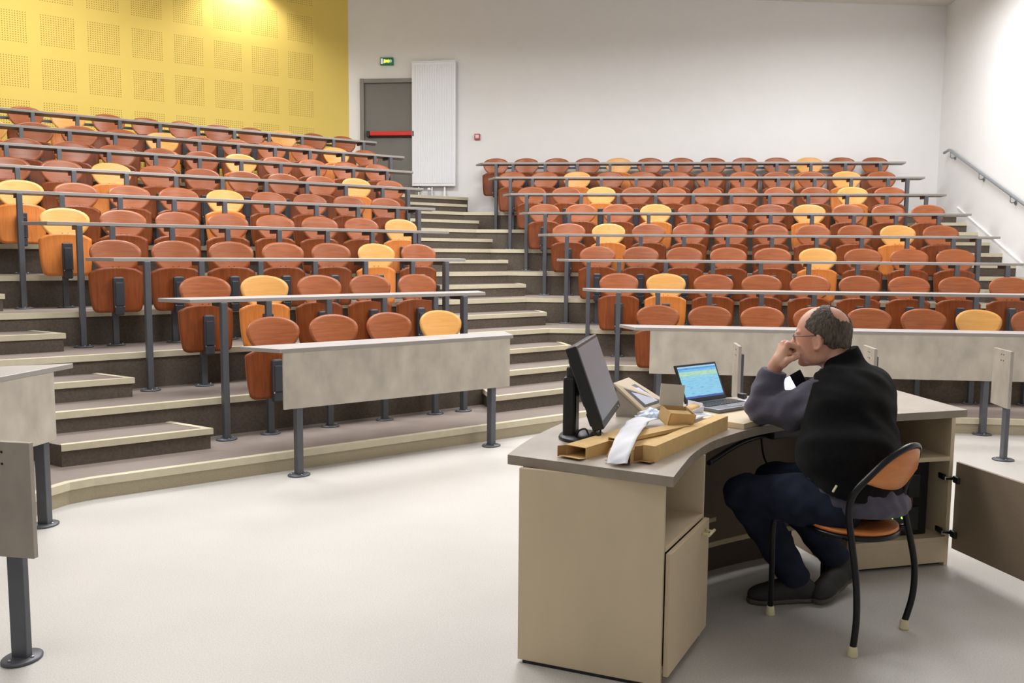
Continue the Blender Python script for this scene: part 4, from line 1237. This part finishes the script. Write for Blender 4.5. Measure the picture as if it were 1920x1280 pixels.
B = Field((.98, 3.40, .0), (1.80, 4.30, 1.38), .0045)
torso(B, -.022); neckp(B, 0)
arm(B, ShL, ElL, WrL, -.022, r=(.078, .070, .058, .050)); arm(B, ShR, ElR, WrR, -.022, r=(.078, .070, .058, .050))
leg(B, HipL, KneeL, AnkL, -.018); leg(B, HipR, KneeR, AnkR, -.018)
for an, toe in ((AnkL, npv(1.12, 3.855, .035)), (AnkR, npv(1.42, 3.87, .045))):
    lowp = npv(an[0]*.8+toe[0]*.2, an[1]*.8+toe[1]*.2, an[2]*.45+.01); B.cone(an, lowp, .036, .032, .02); B.cone(lowp, toe, .032, .022, .02)
# head
B.ell(hd_(.0, 0, .018), (.106, .084, .100), HX, .02)
B.ell(hd_(-.018, 0, .022), (.102, .088, .098), HX, .03)
B.ell(hd_(.040, 0, -.035), (.070, .070, .085), HX, .03)         # face
B.ell(hd_(.052, 0, -.096), (.042, .046, .036), HX, .03)         # jaw
B.ell(hd_(.088, 0, -.118), (.022, .026, .018), HX, .02)         # chin
B.ell(hd_(.030, .052, -.080), (.045, .022, .040), HX, .03); B.ell(hd_(.030, -.052, -.080), (.045, .022, .040), HX, .03)
B.ell(hd_(.070, .040, -.045), (.028, .022, .026), HX, .02); B.ell(hd_(.070, -.040, -.045), (.028, .022, .026), HX, .02)   # cheeks
B.cone(hd_(.104, 0, .010), hd_(.129, 0, -.038), .010, .014, .012)    # nose
for s_ in (-1, 1):
    B.ell(hd_(.120, s_*.013, -.043), (.010, .009, .008), HX, .008)
    B.ell(hd_(.094, s_*.032, .020), (.012, .024, .008), HX, .012)    # brow
B.ell(hd_(.108, 0, -.073), (.010, .024, .0055), HX, .005); B.ell(hd_(.106, 0, -.086), (.011, .021, .0065), HX, .005)     # lips
for s_ in (1, -1):      # ears
    c = hd_(.016, s_*.086, -.024)
    ex_ = npv(*(hfw*.93+hlf*s_*(-.36))); ex_ /= np.linalg.norm(ex_); ey_ = np.cross(hup, ex_)
    EX = np.array([ex_, ey_, hup])
    B.ell(c, (.020, .009, .033), EX, .006); B.ell(c+hup*(-.028)+ex_*.004, (.010, .008, .011), EX, .008)
    ring = [c + ex_*(.019*math.cos(a)) + hup*(.031*math.sin(a)+.002) + ey_*s_*.006 for a in np.linspace(-1.2+PI/1, 1.9+PI/1, 9)]
    for p, q in zip(ring, ring[1:]): B.cone(p, q, .0052, .0052, .004)
# left hand: fist against the cheek, index nearest the camera
kb = [npv(1.214, 3.850, 1.180), npv(1.210, 3.873, 1.185), npv(1.206, 3.895, 1.180), npv(1.203, 3.915, 1.168)]
B.cone(WrL, npv(1.192, 3.885, 1.105), .030, .034, .015)
B.ell(npv(1.198, 3.884, 1.122), (.020, .040, .046), None, .02); B.ell(npv(1.226, 3.884, 1.140), (.020, .032, .022), None, .015)
for j, kn in enumerate(kb):
    B.cone(npv(1.190, 3.875+.008*j, 1.095), kn, .016, .0125, .012)
    r0 = (.0110, .0112, .0105, .0092)[j]; ln = (.044, .046, .043, .034)[j]
    p1 = kn + npv(ln, -.004, -.012); p2 = p1 + npv(.006, .002, -.026); p3 = p2 + npv(-.020, .002, -.008)
    B.chain([kn, p1, p2, p3], [r0+.0012, r0, r0*.95, r0*.85], .004)
B.chain([npv(1.200, 3.855, 1.090), npv(1.215, 3.838, 1.112), npv(1.237, 3.832, 1.122), npv(1.258, 3.836, 1.126)], [.016, .0135, .0115, .010], .008)
# right hand around the phone
B.cone(WrR, npv(1.285, 4.078, .918), .029, .032, .015)
B.ell(npv(1.272, 4.078, .926), (.042, .024, .030), None, .02)
for j in range(4):
    k0 = npv(1.238, 4.088, .905+.018*j); r0 = (.0090, .0105, .0108, .0105)[j]
    p1 = k0 + npv(-.020, -.018, .002); p2 = p1+npv(-.002, -.024, .003); p3 = p2+npv(.018, -.010, .002)
    B.chain([npv(1.26, 4.085, .915+.006*j), k0, p1, p2, p3], [.014, r0+.001, r0, r0*.95, r0*.85], .005)
B.chain([npv(1.285, 4.070, .940), npv(1.275, 4.055, .962), npv(1.272, 4.040, .985)], [.015, .012, .0105], .008)
body = adopt(B.mesh('body', M['skin'], None))
del B

# sweater: torso hem, sleeves and collar
S_ = Field((.98, 3.38, .45), (1.80, 4.30, 1.24), .0065)
torso(S_, .0); S_.cone(npv(1.475, 3.83, 1.03), npv(1.435, 3.852, 1.095), .088, .078, .03)
arm(S_, ShL, ElL, WrL, .004, r=(.092, .083, .070, .046)); arm(S_, ShR, ElR, WrR, .004, r=(.086, .078, .062, .045))
S_.ell(npv(1.485, 3.60, .545), (.195, .165, .080), AX, .04)
S_.noise(.0042, 75, 3)
wd_ = WrL-ElL; S_.cut(WrL-wd_*.06, wd_) if False else None
# cuffs cut locally
def local_cut(F_, p, nrm, rad, ctr=None):
    ctr = p if ctr is None else ctr
    sl, X, Y, Zz = F_.box(ctr-rad, ctr+rad, 0); nrm = nrm/np.linalg.norm(nrm)
    d = (X-p[0])*nrm[0]+(Y-p[1])*nrm[1]+(Zz-p[2])*nrm[2]
    F_.d[sl] = np.maximum(F_.d[sl], d)
local_cut(S_, WrL-(WrL-ElL)*.10, WrL-ElL, .075); local_cut(S_, WrR-(WrR-ElR)*.10, WrR-ElR, .07)
local_cut(S_, npv(1.43, 3.86, 1.100), npv(-.45, .15, .9), .15)
S_.cut(npv(1.45, 3.6, .515), npv(0, 0, -1))
adopt(S_.mesh('sweater', M['sweater'], None)); del S_
# vest: torso shell over the sweater, stand-up collar
Vs = Field((1.08, 3.36, .50), (1.84, 4.20, 1.24), .0065)
torso(Vs, .017, .05)
Vs.ell(npv(1.39, 3.745, .985), (.085, .085, .075), AX, .04); Vs.ell(npv(1.590, 3.875, .985), (.090, .085, .080), AX, .04)
Vs.cone(npv(1.49, 3.82, 1.01), npv(1.44, 3.850, 1.135), .105, .084, .035)
_d = (ElL-ShL)/np.linalg.norm(ElL-ShL); Vs.cone(ShL+npv(.03, 0, .0), ShL+_d*.12, .112, .106, .04)
Vs.noise(.0048, 48, 5)
# arm holes
for sh, el in ((ShL, ElL), (ShR, ElR)):
    dn = (el-sh)/np.linalg.norm(el-sh); dn = dn + (npv(-.5, .15, 0) if sh is ShL else npv(.0, .5, 0))
    if sh is ShL: local_cut(Vs, npv(1.262, 3.72, .93), npv(-.9, .30, .22), .15, npv(1.22, 3.80, .955))
    else: local_cut(Vs, sh + dn*.055, dn, .20)
local_cut(Vs, npv(1.425, 3.855, 1.138), npv(-.42, .12, .9), .15)
Vs.cut(npv(1.43, 3.6, .632), npv(-.10, .34, -1.0))
adopt(Vs.mesh('vest', M['vest'], None))
del Vs
# jeans
J = Field((.94, 3.38, .08), (1.80, 4.24, .74), .0065)
J.ell(npv(1.440, 3.645, .585), (.190, .150, .095), AX, .05)
leg(J, HipL, KneeL, AnkL, .0, r=(.118, .106, .084, .083, .070)); leg(J, HipR, KneeR, AnkR, .0, r=(.118, .104, .082, .080, .068))
J.noise(.0042, 62, 8)
for kn, an in ((KneeL, AnkL), (KneeR, AnkR)):
    local_cut(J, an+(an-kn)*.10, (an-kn), .13)
J.cut(npv(1.43, 3.65, .70), npv(0, 0, 1))
adopt(J.mesh('jeans', M['jeans'], None)); del J
# shoes
def shoe(an, heel, toe, name):
    F_ = Field(np.minimum(heel, toe)-.08, np.maximum(np.maximum(heel, toe), an)+.10, .005)
    d = toe-heel; L = np.linalg.norm(d); d /= L; w = np.cross(npv(0,0,1), d); w /= np.linalg.norm(w); u_ = np.cross(d, w)
    P = lambda x, z: heel+d*x*L+u_*z
    F_.ell(P(.14, .045), (.050, .040, .045), np.array([d, w, u_]), .02)
    F_.ell(P(.50, .045), (.115, .046, .050), np.array([d, w, u_]), .03)
    F_.ell(P(.80, .036), (.074, .050, .042), np.array([d, w, u_]), .03)
    F_.cone(P(.20, .06), an, .052, .050, .02); F_.cone(P(.30, .07), P(.62, .055), .046, .040, .02)
    F_.cut(heel+u_*.012, -u_); F_.cut(an+npv(0,0,.012), npv(0,0,1))
    sh_ = adopt(F_.mesh(name, M['shoe'], None))
    F2 = Field(np.minimum(heel, toe)-.08, np.maximum(heel, toe)+.08, .005)
    F2.ell(P(.16, .012), (.056, .043, .05), np.array([d, w, u_]), .02); F2.ell(P(.5, .012), (.12, .043, .05), np.array([d, w, u_]), .02); F2.ell(P(.80, .012), (.078, .051, .05), np.array([d, w, u_]), .02)
    F2.cut(heel+u_*.0, -u_); F2.cut(heel+u_*.022, u_)
    so = F2.mesh('sole', M['sole'], None); so.parent = sh_
shoe(AnkL+npv(0,0,.0), npv(1.395, 3.885, .004), npv(1.090, 3.850, .004), 'shoe')
shoe(AnkR+npv(0,0,.0), npv(1.625, 4.055, .060), npv(1.385, 3.835, .008), 'shoe')
# hair: shell over the skull with a bare forehead and crown
Hh = Field(HC-.15, HC+.16, .004)
Hh.ell(hd_(-.018, 0, .022), (.102, .088, .098), HX, .0, .0075); Hh.ell(hd_(.0, 0, .018), (.106, .084, .100), HX, .02, .006)
Hh.ell(hd_(-.062, 0, -.050), (.048, .060, .055), HX, .03, .004)
sl, X, Y, Zz = Hh.grid()
px = (X-HC[0])*hfw[0]+(Y-HC[1])*hfw[1]+(Zz-HC[2])*hfw[2]; py = (X-HC[0])*hlf[0]+(Y-HC[1])*hlf[1]+(Zz-HC[2])*hlf[2]; pz = (X-HC[0])*hup[0]+(Y-HC[1])*hup[1]+(Zz-HC[2])*hup[2]
wob = .003*np.sin(px*110+py*60)+.0015*np.sin(pz*210+py*130)
m1 = px - (.048 + .014*np.sin(pz*30) - .25*np.maximum(0, pz-.05)) + wob                                  # hairline in front
m2 = (-.058 - pz) + np.maximum(0, px+.035)*1.05 + wob                        # lower edge, higher towards the ear
m3 = .047 - np.sqrt((px+.078)**2*.8 + (py-.022)**2 + (pz-.088)**2) + wob       # bare crown
m4 = -(np.sqrt(((px-.016)/.9)**2 + ((pz+.022))**2) - .030) - np.where(np.abs(py) > .06, 0, 1)   # around the ear
m5 = .040 - np.sqrt((px-.035)**2 + py**2*.55 + (pz-.115)**2) + wob
mm = np.maximum.reduce([m1, m2, m3, m4, m5])
Hh.d[sl] = np.maximum(Hh.d[sl], mm.astype(np.float32))
Hh.noise(.0012, 420, 11)
adopt(Hh.mesh('hair', M['hair'], None))
# eyes, eyebrows and glasses
for s_ in (1, -1):
    c = hd_(.088, s_*.031, .002)
    bm = bmesh.new(); bmesh.ops.create_uvsphere(bm, u_segments=16, v_segments=10, radius=.0115)
    for v in bm.verts: v.co = v.co + Vector(c)
    e = adopt(finish('eye', bm, M['eye'], smooth=True))
    bm = bmesh.new(); bmesh.ops.create_uvsphere(bm, u_segments=12, v_segments=8, radius=.0055)
    for v in bm.verts: v.co = v.co + Vector(c+hfw*.0075)
    i_ = finish('iris', bm, M['iris'], smooth=True); i_.parent = e
    bm = bmesh.new(); add_tube(bm, [Vector(hd_(.104, s_*.014, .024)), Vector(hd_(.103, s_*.032, .029)), Vector(hd_(.090, s_*.050, .024))], [.002, .0035, .002], 8)
    adopt(finish('eyebrow', bm, M['hair']))
gl = empty('glasses', Vector(hd_(.115, 0, 0))); tag(gl, 'thin metal framed glasses worn by the man', 'glasses')
def gfin(name, bm, m, par=None):
    o = finish(name, bm, m, par or gl)
    if par is None: o.matrix_parent_inverse = Matrix.Translation(-gl.location)
    return o
for s_ in (1, -1):
    ring = [Vector(hd_(.122-.012*abs(.036+.024*math.cos(a))/.06, s_*(.036+.024*math.cos(a)), -.004+.018*math.sin(a))) for a in np.linspace(0, 2*PI, 25)[:-1]]
    bm = bmesh.new(); add_tube(bm, ring, .0014, 6, closed=True); gfin('rim', bm, M['spec_frame'])
    bm = bmesh.new(); vs = [bm.verts.new(p) for p in ring]; bm.faces.new(vs); gfin('lens', bm, M['lens'])
    bm = bmesh.new(); add_tube(bm, [Vector(hd_(.112, s_*.060, .006)), Vector(hd_(.104, s_*.078, .006)), Vector(hd_(.05, s_*.090, .005)), Vector(hd_(.010, s_*.094, .006)), Vector(hd_(-.006, s_*.094, -.010))], .0018, 6)
    gfin('temple', bm, M['spec_frame'])
bm = bmesh.new(); add_tube(bm, [Vector(hd_(.120, .012, .0)), Vector(hd_(.126, 0, .004)), Vector(hd_(.120, -.012, .0))], .0016, 6); gfin('bridge', bm, M['spec_frame'])
# phone in the right hand
ph = empty('smartphone', (0, 0, 0)); tag(ph, 'black smartphone with a glowing screen held behind the raised arm', 'phone')
pl = Vector((.82, .05, .46)).normalized(); pn = Vector((.10, -.92, .10)); pn = (pn - pl*pn.dot(pl)).normalized(); pw = pl.cross(pn)
ph.matrix_world = Matrix(((pl.x, pw.x, pn.x, 1.290), (pl.y, pw.y, pn.y, 4.035), (pl.z, pw.z, pn.z, .978), (0,0,0,1)))
bm = bmesh.new(); add_box(bm, (0, 0, 0), (.145, .074, .009), bev=.003); finish('case', bm, M['black'], ph)
bm = bmesh.new(); add_box(bm, (-.028, -.004, .0052), (.085, .060, .001)); finish('screen', bm, M['phone_glow'], ph)
# belt end and jeans rivet
bm = bmesh.new(); add_box(bm, (0, 0, 0), (.006, .012, .032), M=Matrix.Translation((1.300, 3.452, .640)) @ Matrix.Rotation(.5, 4, 'Y'), bev=.002)
adopt(finish('belt_buckle', bm, M['cream']))

# ------------------------------------------------------------------ lights
w = bpy.data.worlds.new('world'); sc.world = w; w.use_nodes = True
w.node_tree.nodes['Background'].inputs['Color'].default_value = (.97, .985, 1.0, 1); w.node_tree.nodes['Background'].inputs['Strength'].default_value = .38
def area(name, loc, size, power, rot=(0,0,0), col=(1, .96, .90)):
    ld = bpy.data.lights.new(name, 'AREA'); ld.shape = 'RECTANGLE'; ld.size, ld.size_y = size; ld.energy = power; ld.color = col
    o = bpy.data.objects.new(name, ld); o.location = loc; o.rotation_euler = rot; link(o); return o
for k, (x, y, p) in enumerate([(-2.2, 2.5, 30), (2.8, 5.2, 45), (-2.0, 5.2, 105), (.3, 7.5, 120), (3.8, 8.6, 110), (-3.4, 8.2, 130), (1.0, 11.0, 140), (4.6, 11.6, 115), (-2.4, 11.6, 115)]):
    area('ceiling_light', (x, y, 1.66+.30*max(y, 8.5)), (1.8, 1.0), p, col=(.985, .99, 1.0))
p_ = LF.p(-1.6, 5.4, 5.35); area('added_wall_fill', p_, (2.4, .5), 72, ((math.radians(38)), 0, LF.a), (1, .96, .9))  # unseen area light added to brighten the yellow wall
def spot(loc, target, power, ang, blend=.6, col=(1, .95, .88), r=.08):
    ld = bpy.data.lights.new('downlight', 'SPOT'); ld.energy = power; ld.spot_size = ang; ld.spot_blend = blend; ld.color = col; ld.shadow_soft_size = r
    o = bpy.data.objects.new('downlight', ld); o.location = loc; d = Vector(target)-Vector(loc); o.rotation_euler = d.to_track_quat('-Z', 'Y').to_euler(); link(o); return o
# wash on the yellow wall and on the right wall
sw = LF.p(1.95, 7.0, 5.85); spot(sw, LF.p(1.95, 7.55, 4.2), 90, 2.2)
sw = RF.p(4.45, 2.6, 5.2); spot(sw, RF.p(4.76, 2.6, 3.5), 22, 1.7)

sc.view_settings.view_transform = 'Standard'
sc.view_settings.look = 'None'
sc.view_settings.exposure = 0.0
sc.cycles.use_denoising = True
bpy.context.view_layer.update()
